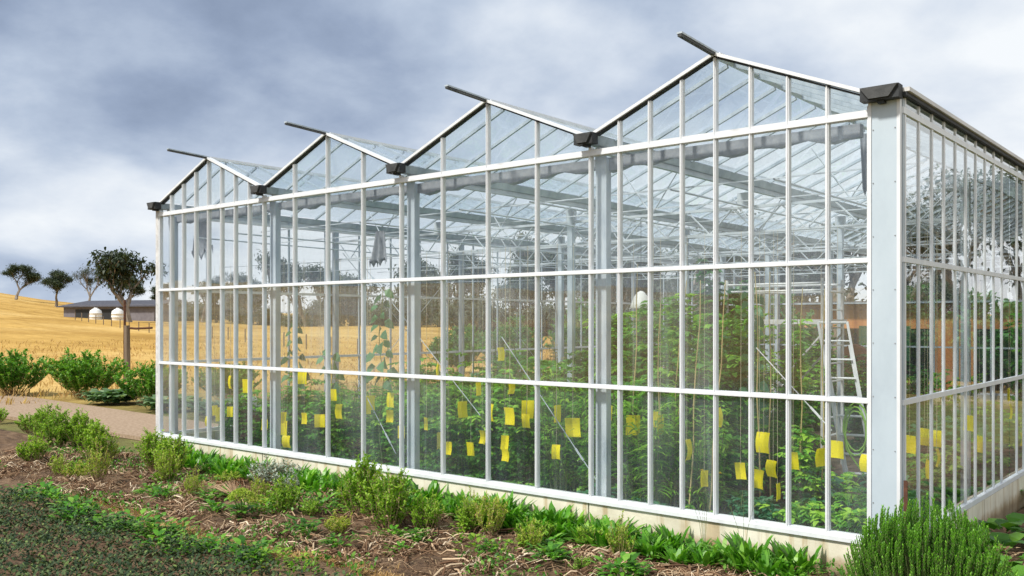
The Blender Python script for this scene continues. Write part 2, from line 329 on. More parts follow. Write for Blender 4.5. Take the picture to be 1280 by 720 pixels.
# ---------------------------------------------------------------- greenhouse
W=3.2; NB=4; LEN=20.0; XL=-12.8; XR=.289
ZB,ZS,ZM,ZE,ZG,ZR=.42,1.75,3.08,4.465,4.64,5.31
gh=empty('greenhouse',(0,0,0)); tag(gh,'long white framed glass greenhouse with four gabled roof bays and a pale concrete base','greenhouse')
def roofz(x):
    xc=-W/2-W*min(NB-1,max(0,int((-x)//W))) if x<0 else -W/2
    return ZG+.02+(ZR-ZG-.02)*(1-min(1,abs(x-xc)/(W/2)))
# front wall
mb=MB(); mb.box(XL-.04,.02,-.045,.05,ZB-.012,ZB+.045); mb.box(XL-.05,.0,-.06,-.035,ZB-.03,ZB+.012)
fw=mb.build('front_wall',M['alu'],gh)
colx=[-.4*i for i in range(9)]+[-3.2-.8*i for i in range(1,9)]+[-9.6-.4*i for i in range(1,9)]
for x in colx:
    t=roofz(x)-.02 if abs((x/W)-round(x/W))>.01 else ZG-.1
    m=MB(); m.box(x-.016,x+.016,-.035,.03,ZB+.04,t); m.box(x-.006,x+.006,-.046,-.034,ZB+.05,t-.01)
    if abs(x-XL)<.01: m=MB(); m.box(x-.02,x+.02,-.036,.03,ZB+.04,t)
    m.build('glazing_bar',M['alu'],fw)
for z,h in ((ZS,.05),(ZM,.05),(ZE,.075)):
    m=MB(); m.box(XL,.0,-.040,.026,z-h/2,z+h/2); m.box(XL,.0,-.052,-.0395,z-h/2+.004,z-h/2+.012+h*.3); m.build('rail',M['alu'],fw)
xs=sorted(colx)
for i in range(len(xs)-1):
    a,b=xs[i]+.014,xs[i+1]-.014
    for z0,z1 in ((ZB+.04,ZS-.022),(ZS+.022,ZM-.022),(ZM+.022,ZE-.035)):
        m=MB(); m.box(a,b,-.003,.003,z0,z1); V=m.v[0]; ta,tb=R.uniform(-.004,.004),R.uniform(-.003,.003)
        V[:,1]+=ta*(V[:,0]-(a+b)/2)+tb*(V[:,2]-(z0+z1)/2); m.build('glass_pane',M['glass'],fw)
    za,zb=roofz(a)-.03,roofz(b)-.03
    z0=ZE+.035
    m=MB(); v=[]
    for y in (-.003,.003): v+=[(a,y,z0),(b,y,z0),(b,y,zb),(a,y,za)]
    m.add(v,[(0,1,2,3),(7,6,5,4),(0,4,5,1),(1,5,6,2),(2,6,7,3),(3,7,4,0)]); m.build('glass_pane',M['glass'],fw)
# side / left / rear walls
def side(name,x,s0,sp,n,out,pos):
    mb=MB(); mb.box(x-.03,x+.03,.0,LEN,ZB-.01,ZB+.045); w=mb.build(name,M['alu'],gh)
    for z,h in ((ZS,.05),(ZM,.05),(ZE,.06),(ZG-.03,.05)):
        m=MB(); m.box(x-.02,x+.02,.0,LEN,z-h/2,z+h/2); m.build('rail',M['alu'],w)
    for i in range(n):
        y=s0+sp*i
        if y>LEN: break
        if pos=='right' and i==10: continue
        m=MB(); m.box(x-.014,x+.014,y-.019,y+.019,ZB+.04,ZG-.05); m.build('glazing_bar',M['alu'] if pos=='right' else M['galv'],w)
    return w
rw=side('right_wall',XR,.073,.44,46,1,'right')
lw=side('left_wall',XL,.0,.95,21,-1,'left')
m=MB(); m.box(XL,XR,LEN-.03,LEN+.03,ZB-.01,ZB+.045); bw=m.build('rear_wall',M['alu'],gh)
for z in (ZS,ZM,ZE): m=MB(); m.box(XL,XR,LEN-.026,LEN+.026,z-.025,z+.025); m.build('rail',M['galv'],bw)
for i in range(9):
    m=MB(); x=XL+1.6*i; m.box(x-.015,x+.015,LEN-.03,LEN+.034,ZB,roofz(min(-.01,x))-.03); m.build('glazing_bar',M['galv'],bw)
m=MB()
for i in range(46):
    a,b=.073+.44*i,.073+.44*(i+1)
    if i==0: a=.01
    for z0,z1 in ((ZB+.04,ZS-.022),(ZS+.022,ZM-.022),(ZM+.022,ZE-.03),(ZE+.03,ZG-.05)): m.box(XR-.003,XR+.003,a+.014,min(b,LEN)-.014,z0,z1)
tag(m.build('side_glass',M['glass_side'],gh),kind='stuff')
m=MB()
for z0,z1 in ((ZB+.04,ZS-.022),(ZS+.022,ZM-.022),(ZM+.022,ZE-.03)):
    for i in range(21): m.box(XL-.003,XL+.003,.95*i+.014,min(LEN,.95*(i+1))-.014,z0,z1)
    for i in range(8): m.box(XL+1.6*i+.014,XL+1.6*(i+1)-.014,LEN-.003,LEN+.003,z0,z1)
tag(m.build('far_glass',M['glass_side'],gh),kind='stuff')
# concrete base with joints
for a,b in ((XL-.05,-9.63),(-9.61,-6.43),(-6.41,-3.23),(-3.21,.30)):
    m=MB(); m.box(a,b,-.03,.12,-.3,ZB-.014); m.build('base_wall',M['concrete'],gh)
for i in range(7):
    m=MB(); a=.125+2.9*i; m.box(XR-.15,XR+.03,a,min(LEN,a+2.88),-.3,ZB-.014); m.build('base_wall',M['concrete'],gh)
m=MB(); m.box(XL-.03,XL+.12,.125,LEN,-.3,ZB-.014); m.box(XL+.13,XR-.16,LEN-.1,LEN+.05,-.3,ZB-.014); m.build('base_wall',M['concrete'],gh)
# corner cladding post
m=MB(); m.box(.03,.262,-.05,.02,-.05,ZG-.06); cc=m.build('corner_post',M['clad'],gh)
m=MB(); m.box(.004,.032,-.062,.0,-.05,ZG-.07); m.build('corner_trim',M['alu'],cc)
m=MB(); m.box(.262,.292,-.056,.0,-.05,ZG-.07); m.build('corner_trim',M['alu'],cc)
m=MB(); m.box(.288,.300,.004,.058,-.05,ZG-.07); m.build('corner_trim',M['galv'],cc)
m=MB()
for i in range(9):
    for xx in (.048,.246): m.tube([(xx,-.055,.3+.5*i),(xx,-.0495,.3+.5*i)],.006,8)
m.build('screw_row',M['gutter_end'],cc)
m=MB(); m.box(XL-.11,XL-.022,-.04,.06,-.05,ZG-.06); m.build('corner_post',M['alu_dirty'],gh)
# gutters
for k in range(NB+1):
    x=-W*k+(.14 if k==0 else 0)+(-.02 if k==NB else 0); y0=-.19; wt=.11 if k else .15
    m=MB(); v=[]
    for y,wt in ((y0,wt),(LEN+.15,.11 if k else .17)):
        v+=[(x-wt,y,ZG+.03),(x-wt*.55,y,ZG-.07),(x+wt*.55,y,ZG-.07),(x+wt,y,ZG+.03)]
    m.add(v,[(0,1,2,3),(7,6,5,4),(0,4,5,1),(1,5,6,2),(2,6,7,3),(3,7,4,0)])
    g=m.build('gutter',M['galv'],gh)
    wt=.12 if k else .165
    m=MB(); m.box(x-wt-.01,x+wt+.01,-.175,-.055,ZG-.085,ZG+.04); m.box(x-.03,x+.03,-.14,-.05,ZG-.11,ZG-.08); m.build('end_cap',M['black'],g)
    m=MB(); m.add([(x-wt-.005,y0-.012,ZG+.035),(x-wt*.55,y0-.012,ZG-.073),(x+wt*.55,y0-.012,ZG-.073),(x+wt+.005,y0-.012,ZG+.035),(x-wt-.005,y0+.03,ZG+.035),(x-wt*.55,y0+.03,ZG-.073),(x+wt*.55,y0+.03,ZG-.073),(x+wt+.005,y0+.03,ZG+.035)],[(3,2,1,0),(4,5,6,7),(0,1,5,4),(1,2,6,5),(2,3,7,6),(3,0,4,7)]); m.build('end_plate',M['gutter'],g)
    m=MB(); m.box(x-.03,x+.03,.15,LEN,ZG-.145,ZG-.075); m.build('gutter_beam',M['galv_tube'],g)
m=MB(); m.box(XR+.002,XR+.06,-.04,LEN+.1,ZG-.055,ZG-.02); m.build('rubber_seal',M['black'],gh)
m=MB(); m.box(XR+.0,XR+.085,-.045,LEN+.1,ZG-.018,ZG+.02); m.build('eave_trim',M['alu_dirty'],gh)
# roof bays
nraf=0; extra=MB()
for k in range(NB):
    xc=-W/2-W*k
    m=MB(); m.box(xc-.045,xc+.045,0,LEN,ZR-.01,ZR+.035)
    rb=m.build('ridge',M['alu'],gh)
    m=MB(); m.bar((xc,-.78,ZR+.062),(xc,.02,ZR+.026),.06,.018); m.build('ridge_extension',M['galv'],rb)
    m=MB(); m.bar((xc,-.775,ZR+.040),(xc,.0,ZR+.004),.045,.024); m.build('extension_channel',M['gutter'],rb)
    for sgn in (-1,1):
        x0=xc+sgn*(W/2-.10); x1=xc+sgn*.04
        z0=ZG+.05; z1=ZR
        m=MB(); v=[]
        for y in (.03,LEN):
            v+=[(x0,y,z0),(x1,y,z1),(x1,y,z1+.005),(x0,y,z0+.005)]
        fcs=[(0,1,2,3),(7,6,5,4),(0,4,5,1),(1,5,6,2),(2,6,7,3),(3,7,4,0)]
        if sgn>0: fcs=[f[::-1] for f in fcs]
        m.add(v,fcs); sl=m.build('roof_slope',M['glass_roof'],rb)
        # rake trim
        m=MB(); m.bar((xc+sgn*(W/2-.06),-.02,ZG+.045),(xc+sgn*.0,-.02,ZR+.015),.10,.034); m.build('rake_trim',M['alu'],rb)
        m=MB(); m.bar((xc+sgn*(W/2-.08),-.015,ZG+.016),(xc+sgn*.02,-.015,ZR-.022),.06,.015); m.build('rake_seal',M['black'],rb)
        y=.35; i=0
        while y<LEN-.1:
            a=(x0,y,z0-.022);b=(x1,y,z1-.022)
            if i<12 and nraf<96:
                m=MB(); m.bar(a,b,.034,.042); m.build('rafter',M['galv'],gh); nraf+=1
            else: extra.bar(a,b,.034,.042)
            y+=.62; i+=1
tag(extra.build('rafter',M['galv'],gh),kind='stuff')
# columns
cp=[(-3.2*k,.16) for k in (1,2,3)]+[(XL+.16,.16),(-.12,4),(XL+.1,4),(-.12,8),(XL+.1,8),(-.12,12),(XL+.1,12),(-.12,16),(XL+.1,16)]
cp+=[(-6.4,y) for y in (4,8,12,16)]+[(-3.2,8),(-9.6,8),(-3.2,16),(-9.6,16),(-3.2,19.8),(-6.4,19.8),(-9.6,19.8)]
for x,y in cp:
    m=MB(); w=.075 if y<1 else .05; x2=x+(.06 if y<1 and x>XL+1 else 0)
    m.box(x2-w,x2+w,y-.05,y+.05,0,ZG-.21)
    m.box(x2-w-.03,x2+w+.03,y-.07,y+.07,-.02,.06)
    if y<1: m.box(x2-w-.0035,x2+w+.0035,y-.055,y-.04,ZG-.36,ZG-.19)
    m.build('column',M['galv'],gh)
# trusses across the bays
for y in (2.1,4,6,8,12,16):
    big=(y%4==0); m=MB(); zt,zb=(4.22,3.84) if big else (4.30,4.05)
    r=.024 if big else .010
    m.bar((XL+.1,y,zt),(-.1,y,zt),r*1.7); m.bar((XL+.1,y,zb),(-.1,y,zb),r*1.4)
    if big:
        n=32
        for i in range(n):
            xa=XL+.2+12.3*i/n; xb=XL+.2+12.3*(i+1)/n
            m.tube([(xa,y,zb if i%2 else zt),(xb,y,zt if i%2 else zb)],.013,5,caps=False)
        for x in (-3.2,-9.6,-6.4): m.box(x-.09,x+.09,y-.03,y+.03,zt,ZG-.2)
    tr=m.build('roof_truss',M['galv_tube'],gh)
# wires and heating pipes along the bays
for x in (-1.0,-2.2,-4.2,-5.4,-7.4,-8.6,-10.6,-11.8):
    m=MB(); m.tube([(x,.1,3.98+.02*math.sin(x)),(x,10,3.93),(x,19.9,3.98)],.013,5,caps=False); m.build('overhead_pipe',M['galv_tube'],gh)
for z,y in ((3.55,1.2),(3.5,2.6),(3.62,5.2),(3.45,7.1)):
    m=MB(); m.tube([(XL+.1,y,z),(-6.4,y,z-.05),(-.1,y,z)],.005,4,caps=False); m.build('crop_wire',M['galv_tube'],gh)
# roof struts (V wires)
m=MB()
for k in range(NB):
    xc=-W/2-W*k
    for y in (4,8,12,16):
        m.tube([(xc,y,4.22),(xc+.55,y,4.98)],.012,4,caps=False); m.tube([(xc,y,4.22),(xc-.55,y,4.98)],.012,4,caps=False)
m.build('roof_strut',M['galv_tube'],gh)
# braces
for a,b in (((-1.67,1.13,2.2),(-.81,1.19,1.3)),((-4.9,.38,2.3),(-3.35,.41,.5)),((-7.9,.5,1.6),(-7.06,.5,.55)),((-5.54,.67,1.2),(-8.15,.59,3.6)),((XL+.1,4.2,4.0),(XL+.1,8,.6)),((XL+.1,8,4.0),(XL+.1,4.2,.6)),((XL+.1,8.1,4.0),(XL+.1,12,.6))):
    m=MB(); m.tube([a,b],.0065,6); mid=Vector(a).lerp(Vector(b),.8); d=(Vector(b)-Vector(a)).normalized()*.09; m.tube([mid-d,mid+d],.014,6)
    m.build('brace_rod',M['alu'] if a[0]>-4 else M['galv'] if a[0]>XL+1 else M['galv_tube'],gh)
# rolled shade screen under the front eave
m=MB(); v=[];f=[]; n=90
for i in range(n+1):
    x=XL+.15+12.5*i/n; sag=.025*math.sin(i*1.7)+.02*math.sin(i*.6+1)
    for (dy,dz) in ((-.05,.03),(.05,.03),(.052,-.04),(.045,-.10+sag),(-.05,-.10+sag*.7)): v.append((x,.22+dy,4.40+dz))
for i in range(n):
    for k in range(5): f.append((i*5+k,i*5+(k+1)%5,(i+1)*5+(k+1)%5,(i+1)*5+k))
f+=[(4,3,2,1,0),tuple(n*5+k for k in range(5))]
m.add(v,f); tag(m.build('rolled_screen',M['cloth'],smooth=False),'long grey rolled shade screen tucked under the front eave rail','shade screen')

# torn cloths
def cloth(x,y,zt,zb,w0,w1,lab,seed):
    r=random.Random(seed); m=MB(); nx,nz=16,12; v=[];f=[]
    for s in (0,1):
        for j in range(nz+1):
            t=j/nz
            for i in range(nx+1):
                u=i/nx-.5; ww=w0+(w1-w0)*t
                zz=zt-(zt-zb)*t*(1-.22*abs(math.sin(i*2.1+seed))*(t>.9)-.25*max(0,u))
                v.append((u*ww+.05*t*math.sin(seed),.035*math.sin(u*16+seed)*(.3+t)+s*.006,zz))
    N=(nx+1)*(nz+1)
    for j in range(nz):
        for i in range(nx):
            a=j*(nx+1)+i; f.append((a,a+1,a+nx+2,a+nx+1)); f.append((N+a,N+a+nx+1,N+a+nx+2,N+a+1))
    for i in range(nx): a=nz*(nx+1)+i; f.append((a,a+1,N+a+1,N+a))
    m.add(v,f); o=m.build('hanging_cloth',M['cloth'],smooth=True,loc=(x,y,0)); tag(o,lab,'cloth')
cloth(-12.05,.36,4.36,3.62,.34,.62,'ragged grey cloth hanging high in the leftmost bay near the left corner',1)
cloth(-7.35,.45,3.86,3.3,.2,.42,'small torn grey cloth hanging from the truss in the second bay',4)
cloth(-.22,.55,4.4,3.72,.12,.10,'narrow grey rag hanging beside the pale corner post',7)

# ---------------------------------------------------------------- plants
def rdir(r,up=.3,spread=1):
    a=r.random()*2*PI; return Vector((math.cos(a)*spread,math.sin(a)*spread,up+r.uniform(-.3,.4)))
def tomato_meshes(seed,h=1.4,wid=.46,leafL=.092,mat='tomato',nstem=5,dens=30):
    r=random.Random(seed); st=MB(); P=[];D=[];N=[];L=[];Wd=[];T=[]
    for s in range(nstem):
        a=r.random()*6.28; rr=wid*r.uniform(.1,.7); hh=h*r.uniform(.7,1.05)
        pts=[Vector((0,0,0)).lerp(Vector((math.cos(a)*rr,math.sin(a)*rr,0)),.2)]
        for i in range(1,7):
            t=i/6; pts.append(Vector((math.cos(a)*rr*t+.05*math.sin(5*t+s),math.sin(a)*rr*t+.05*math.cos(4*t+s),hh*t)))
        st.tube(pts,[.009-.0008*i for i in range(7)],5)
        for q in range(dens):
            t=r.uniform(.06,1); i=min(5,int(t*6)); base=pts[i].lerp(pts[i+1],t*6-i)
            d=rdir(r,.25).normalized(); ln=r.uniform(.14,.30)*(1-.3*t)
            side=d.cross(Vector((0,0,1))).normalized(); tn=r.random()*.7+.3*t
            for w in range(7):
                u=.35+.65*(w//2)/3; p=base+d*ln*u-Vector((0,0,.14*ln*u*u*2))
                dd=(d if w==6 else d*.5+side*(1 if w%2 else -1)*.9)+Vector((0,0,r.uniform(-.35,.1)))
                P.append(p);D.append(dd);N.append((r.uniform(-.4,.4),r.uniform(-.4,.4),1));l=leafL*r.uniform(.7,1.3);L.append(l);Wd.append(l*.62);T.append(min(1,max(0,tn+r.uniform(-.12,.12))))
    lf=MB(); lf.leaves(P,D,N,L,Wd,T)
    return st.mesh('stem',M['stem']),lf.mesh('foliage',M[mat])
def plant(name,meshes,loc,rz,sc_,label,cat,group,parts=('stem','foliage')):
    e=empty(name,loc,rz); e.scale=(sc_,sc_,sc_) if not hasattr(sc_,'__len__') else sc_
    tag(e,label,cat,group)
    for n,me in zip(parts,meshes): obj(n,me,e)
    return e
tom=[tomato_meshes(s,h) for s,h in ((1,1.25),(2,1.4),(3,1.1),(4,1.5),(5,1.3))]
teal=[tomato_meshes(11,1.5,.5,.14,'teal',5,16),tomato_meshes(12,1.7,.55,.15,'teal',5,18)]
lowp=[tomato_meshes(21,.62,.5,.085,'tomato',6,20),tomato_meshes(22,.7,.55,.11,'teal',6,16)]
tallp=[tomato_meshes(31,3.1,.7,.15,'dark',8,46),tomato_meshes(32,2.4,.7,.12,'dark',7,46)]
tallt=[tomato_meshes(s_,2.75,.5,.12,'tomato',6,52) for s_ in (35,36,37)]
weed=[tomato_meshes(41,2.0,.5,.06,'weed',7,22)]
def blades_mesh(seed,h,n,w,mat,spread=.5,curve=.45,stalk=True):
    r=random.Random(seed); P=[];D=[];N=[];L=[];Wd=[];T=[]; st=MB()
    for s in range(n):
        a=r.random()*6.28; rr=spread*math.sqrt(r.random())*.5; base=Vector((math.cos(a)*rr,math.sin(a)*rr,0)); hh=h*r.uniform(.55,1)
        top=base+Vector((math.cos(a)*.25*hh*spread,math.sin(a)*.25*hh*spread,hh))
        if stalk: st.tube([base,base.lerp(top,.5),top],[.008,.006,.003],4)
        for q in range(13):
            t=r.uniform(.25,1); p=base.lerp(top,t); d=rdir(r,.6)
            P.append(p);D.append(d);N.append((0.1,.1,1));L.append(r.uniform(.22,.36)*h/1.6);Wd.append(w*r.uniform(.8,1.2));T.append(r.random()*.6+.4*t)
    lf=MB(); lf.leaves(P,D,N,L,Wd,T,curve=curve,shape='blade')
    return st.mesh('stem',M['stem']),lf.mesh('foliage',M[mat])
ginger=[blades_mesh(51,1.85,44,.036,'bright'),blades_mesh(52,1.7,40,.036,'bright')]
bayname=['nearest','second nearest','third','leftmost']
def bay(x): return bayname[min(3,max(0,int(-x//W)))]
rp=random.Random(99)
# front row and rows behind
def add_plants(kind,meshes,pts,label,cat,group,name):
    for (x,y,s) in pts:
        me=meshes[rp.randrange(len(meshes))]
        plant(name,me,(x,y,.02),rp.random()*6.28,s,label%bay(x) if '%' in label else label,cat,group)
pts=[]
x=-12.2
while x<-.5:
    s=rp.uniform(.62,.80) if x>-3.0 else rp.uniform(.78,.98)
    if not(-3.0<x<-1.5): pts.append((x+rp.uniform(-.1,.1),1.22+rp.uniform(-.1,.2),s*1.12))
    x+=.62
add_plants('t',tom,pts,'bushy green tomato plant in the front row behind the glass, in the %s bay','tomato plant','tomato plants in the front row','tomato_plant')
pts=[]
for row in (2.1,2.8,3.8,5.0,6.3,7.8,9.5,11.5,13.5,16):
    x=-12.0
    while x<-.5:
        if not (x>-4.4 and 5.5<row<11) and rp.random()<.95:
            s=rp.uniform(.8,1.12)*(1.02 if row<9 else .95)
            s*=1.12 if x<-8 else 1.38
            if x<-9.4: s*=.80
            if x>-3.4: s*=.70
            if x>-2.6 and row<8:
                x+=.6
                if rp.random()<.5 or x<-.9: continue
                s*=.5
            pts.append((x+rp.uniform(-.15,.15),row+rp.uniform(-.25,.25),s))
        x+=.85 if row<5 else 1.15
add_plants('t',tom,pts,'tall green tomato plant in the inner rows of the %s bay','tomato plant','tomato plants in the inner rows','tomato_plant')
add_plants('l',lowp,[(-.45,.5,1),(-.95,.55,.95),(-1.45,.6,.85),(-.4,1.2,1.15),(-1.0,1.4,1.0),(-1.7,1.3,.7),(-2.2,.55,.6),(-2.8,.5,.65),(-3.5,.5,.7),(-.5,2.2,1.1),(-1.3,2.5,1),(-.5,3.2,1.1),(-.55,4.2,1.2),(-.5,5.3,1.2),(-.55,6.6,1.2),(-1.4,7.4,1.3),(-.6,8.0,1.3),(-1.3,9.2,1.3),(-.6,10.2,1.3),(-1.9,3.6,.8),(-2.6,4.4,1.1),(-5.6,.45,.6),(-4.6,.45,.65),(-6.9,.45,.6),(-8.1,.45,.6)],'low leafy plant growing against the glass inside the %s bay','vegetable plant','low plants along the inside of the glass','vegetable_plant')
add_plants('te',teal,[(-3.6,3.2,1.15),(-4.4,4.2,1.25),(-5.2,4.8,1.2),(-3.9,5.2,1.3),(-6.0,5.6,1.15),(-11.6,1.5,.62),(-4.8,3.0,1.0),(-8.3,3.4,.9)],'broad leaved bluish green plant in the %s bay','vegetable plant','broad leaved bluish plants','broad_leaf_plant')
add_plants('g',ginger,[(-2.95,.85,1.0),(-3.6,1.1,.98),(-4.5,1.35,1.0),(-5.3,1.5,.95),(-6.4,1.5,.92),(-2.45,1.2,.92),(-8.2,1.6,.85),(-9.9,1.8,.8),(-7.3,2.2,.9)],'clump of bright yellow green blades on tall stems in the %s bay','ginger plant','clumps of bright bladed plants','ginger_plant')
for (x,y,s,mi,lab) in ((-4.55,6.2,1.1,0,'tall dark leafy tree beside the scaffold frame inside the greenhouse'),(-5.3,7.6,1.0,0,'tall dark leafy tree left of the one beside the scaffold'),(-3.9,4.6,.95,1,'dark leafy shrub in front of the scaffold frame'),(-6.9,8.8,.8,1,'dark leafy shrub in the middle of the greenhouse'),(-2.9,8.2,.8,1,'dark shrub behind the scaffold platform'),(-2.2,9.3,.7,1,'dark shrub left of the leaning ladder'),(-1.0,13,.9,1,'dark shrub at the rear right of the greenhouse'),(-7.8,12,.95,1,'dark shrub far back in the greenhouse'),(-5.4,13,1.0,1,'dark shrub at the rear centre of the greenhouse')):
    plant('leafy_shrub',tallp[mi],(x,y,.02),rp.random()*6,s,lab,'shrub','tall dark shrubs inside the greenhouse')
add_plants('tt',tallt,[(-3.0,2.6,.95),(-3.6,2.2,.85),(-4.3,2.9,1),(-5.0,3.4,.95),(-5.6,4.2,1),(-4.9,2.2,.75),(-2.5,3.9,.95),(-3.1,3.4,1.02),(-6.2,4.8,.95),(-6.9,5.6,.9),(-5.4,6.3,1.0),(-4.9,5.2,1.08),(-7.6,7.2,.9),(-6.0,8.2,1),(-7.3,3.6,.72),(-.7,11.6,1)],'tall staked leafy tomato vine reaching the upper rail in the %s bay','tomato plant','tall tomato vines in the nearer bays','tomato_vine')
add_plants('w',weed,[(-11.9,3.4,.8),(-11.2,4.6,.85),(-10.6,3.0,.8),(-12.0,6.2,.85),(-11.6,8.5,.95),(-11.9,11,1.1),(-10.6,8,.9),(-8.6,6.8,1),(-8.2,9,1.1)],'tall thin dried plant standing in the %s bay','weed','tall dried plants inside','dry_plant')
# climbing vine
def vine(loc,z0,z1,lab,L0=.13,seed=1):
    r=random.Random(seed); e=empty('climbing_vine',loc); tag(e,lab,'vine')
    st=MB(); st.tube([(.03*math.sin(z*5),.02*math.cos(z*4),z) for z in np.linspace(0,z1,14)],.006,5); st.build('stem',M['stem'],e)
    P=[];D=[];N=[];L=[];T=[]
    n=int((z1-z0)/.055)
    for i in range(n):
        z=z0+(z1-z0)*i/n; a=i*2.4+r.uniform(-.4,.4); w=.12 if z>z0+.6 else .22
        P.append((w*.4*math.cos(a),w*.4*math.sin(a),z));D.append((math.cos(a),math.sin(a)*.5,-.35));N.append((0,-.9,.5));L.append(L0*r.uniform(.8,1.2)*(1 if z>z0+.6 else 1.3));T.append(r.random())
    lf=MB(); lf.leaves(P,D,N,L,np.array(L)*.8,T); lf.build('foliage',M['teal'],e)
vine((-7.38,.5,0),1.6,3.02,'single vine climbing high in the second bay, left of the galvanised column',.15,3)
vine((-9.55,.55,0),1.5,2.55,'short vine climbing beside the leftmost interior galvanised column',.13,5)
vine((-8.7,.6,0),1.5,2.15,'short leafy vine top in the second bay, just above the sill rail',.14,8)
vine((-2.6,3.0,0),1.2,3.0,'leafy vine climbing among the bamboo canes in the nearest bay',.15,9)
# canes
stk=[((-2.8,.87,2.72),(-2.82,.85,.05)),((-2.94,1.78,3.04),(-3.07,1.67,.03)),((-2.68,1.15,2.52),(-2.77,1.08,.05)),((-2.26,.9,2.99),(-2.38,.82,.04)),((-1.94,.92,2.98),(-2.12,.80,.05)),((-2.02,1.88,3.12),(-1.98,1.91,.05)),((-1.93,2.09,3.13),(-1.93,2.09,.05)),((-1.46,1.94,2.91),(-1.47,1.93,.05)),((-1.2,1.97,2.9),(-1.21,1.96,.05)),((-3.41,1.37,3.25),(-3.5,1.3,.05))]
ords=['first','second','third','fourth','fifth','sixth','seventh','eighth','ninth','tenth']
for i,(a,b) in enumerate(sorted(stk,key=lambda s:s[0][0])):
    m=MB(); d=Vector(a)-Vector(b); pts=[d*(t/6)+Vector((.012*math.sin(t*2+i),.01*math.cos(t*1.7+i),0)) for t in range(7)]
    m.tube(pts,[.011-.0008*t for t in range(7)],6)
    for t in (1,2,3,4,5): m.tube([pts[t]-Vector((0,0,.006)),pts[t]+Vector((0,0,.006))],.0135,6)
    tag(m.build('bamboo_cane',M['bamboo'],loc=b),'thin upright bamboo cane in the nearest bay, %s from the left of the canes'%ords[i],'cane','bamboo canes in the nearest bay')
# sticky traps
TR=[(-11.26, 0.46, 1.43, 0.15, 0.212, 1.08), (-10.81, 0.47, 1.38, 0.15, 0.223, 0.58), (-11.61, 0.45, 0.84, 0.15, 0.23, 0.96), (-11.76, 0.45, 0.9, 0.15, 0.144, 1.28), (-9.75, 0.49, 0.73, 0.15, 0.227, 0.64), (-9.67, 0.49, 0.51, 0.15, 0.186, 0.48), (-9.27, 0.5, 1.58, 0.15, 0.183, 0.29), (-8.84, 0.51, 0.91, 0.154, 0.193, 0.0), (-8.36, 0.52, 1.09, 0.15, 0.214, 0.72), (-7.68, 0.54, 1.26, 0.15, 0.208, 0.62), (-7.21, 0.55, 1.33, 0.15, 0.203, 0.77), (-6.24, 0.57, 0.8, 0.15, 0.217, 1.18), (-6.49, 0.57, 1.02, 0.15, 0.139, 1.17), (-5.8, 0.59, 1.27, 0.15, 0.213, 0.73), (-5.52, 0.6, 1.57, 0.15, 0.111, 1.19), (-5.26, 0.6, 1.26, 0.15, 0.218, 1.12), (-5.13, 0.61, 2.06, 0.15, 0.098, 1.04), (-4.96, 0.61, 1.23, 0.15, 0.215, 0.66), (-4.95, 0.61, 1.62, 0.15, 0.097, 1.05), (-4.66, 0.62, 1.34, 0.15, 0.222, 0.15), (-5.04, 0.61, 0.71, 0.15, 0.162, 0.96), (-5.44, 0.6, 0.91, 0.15, 0.132, 1.03), (-4.19, 0.64, 1.31, 0.15, 0.207, 0.99), (-3.94, 0.65, 1.15, 0.173, 0.225, 0.0), (-3.06, 0.68, 1.24, 0.156, 0.224, 0.0), (-6.24, 0.57, 1.8, 0.15, 0.137, 1.34), (-2.69, 0.7, 1.27, 0.15, 0.22, 0.96), (-2.34, 0.71, 1.0, 0.15, 0.225, 1.05), (-1.97, 0.73, 1.4, 0.15, 0.211, 0.83), (-1.41, 0.76, 1.16, 0.15, 0.213, 0.86), (-1.46, 0.75, 0.75, 0.15, 0.196, 1.08), (-1.3, 0.76, 0.88, 0.15, 0.167, 1.15), (-1.25, 0.76, 0.63, 0.15, 0.167, 1.08), (-0.78, 0.79, 1.05, 0.15, 0.179, 0.65), (-0.61, 0.8, 1.15, 0.15, 0.161, 0.9), (-0.3, 0.81, 1.03, 0.15, 0.133, 1.35), (0.04, 1.09, 1.23, 0.15, 0.149, 1.11), (0.05, 1.58, 1.26, 0.15, 0.129, 1.22), (0.06, 2.02, 1.2, 0.15, 0.151, 1.01), (0.06, 2.0, 0.99, 0.15, 0.178, 1.08), (0.06, 1.66, 0.91, 0.15, 0.191, 1.28), (0.09, 3.78, 0.96, 0.15, 0.191, 1.3), (0.11, 5.34, 1.49, 0.15, 0.166, 1.03), (0.11, 5.44, 1.25, 0.15, 0.19, 1.11), (0.08, 3.35, 1.26, 0.15, 0.176, 1.17), (0.12, 6.08, 0.8, 0.15, 0.174, 1.17)]
for q in range(20):
    TR.append((-12.0+q*.58+R.uniform(-.2,.2),.42+R.uniform(0,.15),R.choice((.72,.9,1.05,1.2,1.35))+R.uniform(-.05,.05),.10,.16,R.uniform(0,.6)))
front=[t for t in TR]
def pane_of(t):
    X,Y,Z=t[:3]; cx,cy,cz=CAM
    k=(0-cy)/(Y-cy); xf=cx+(X-cx)*k; zf=cz+(Z-cz)*k
    if xf<0.02:
        cols=sorted(colx); i=sum(1 for c in cols if c<xf)-1
        return 'front',i,(0 if zf<ZS else 1 if zf<ZM else 2),zf,xf
    k=(XR-cx)/(X-cx); yf=cy+(Y-cy)*k; zf=cz+(Z-cz)*k
    return 'side',int((yf-.073)/.44),(0 if zf<ZS else 1),zf,yf
bywhere={}
for t in TR:
    p=pane_of(t); bywhere.setdefault(p[:3],[]).append((p[3],t))
od=['first','second','third','fourth','fifth','sixth','seventh','eighth','ninth','tenth','eleventh','twelfth']
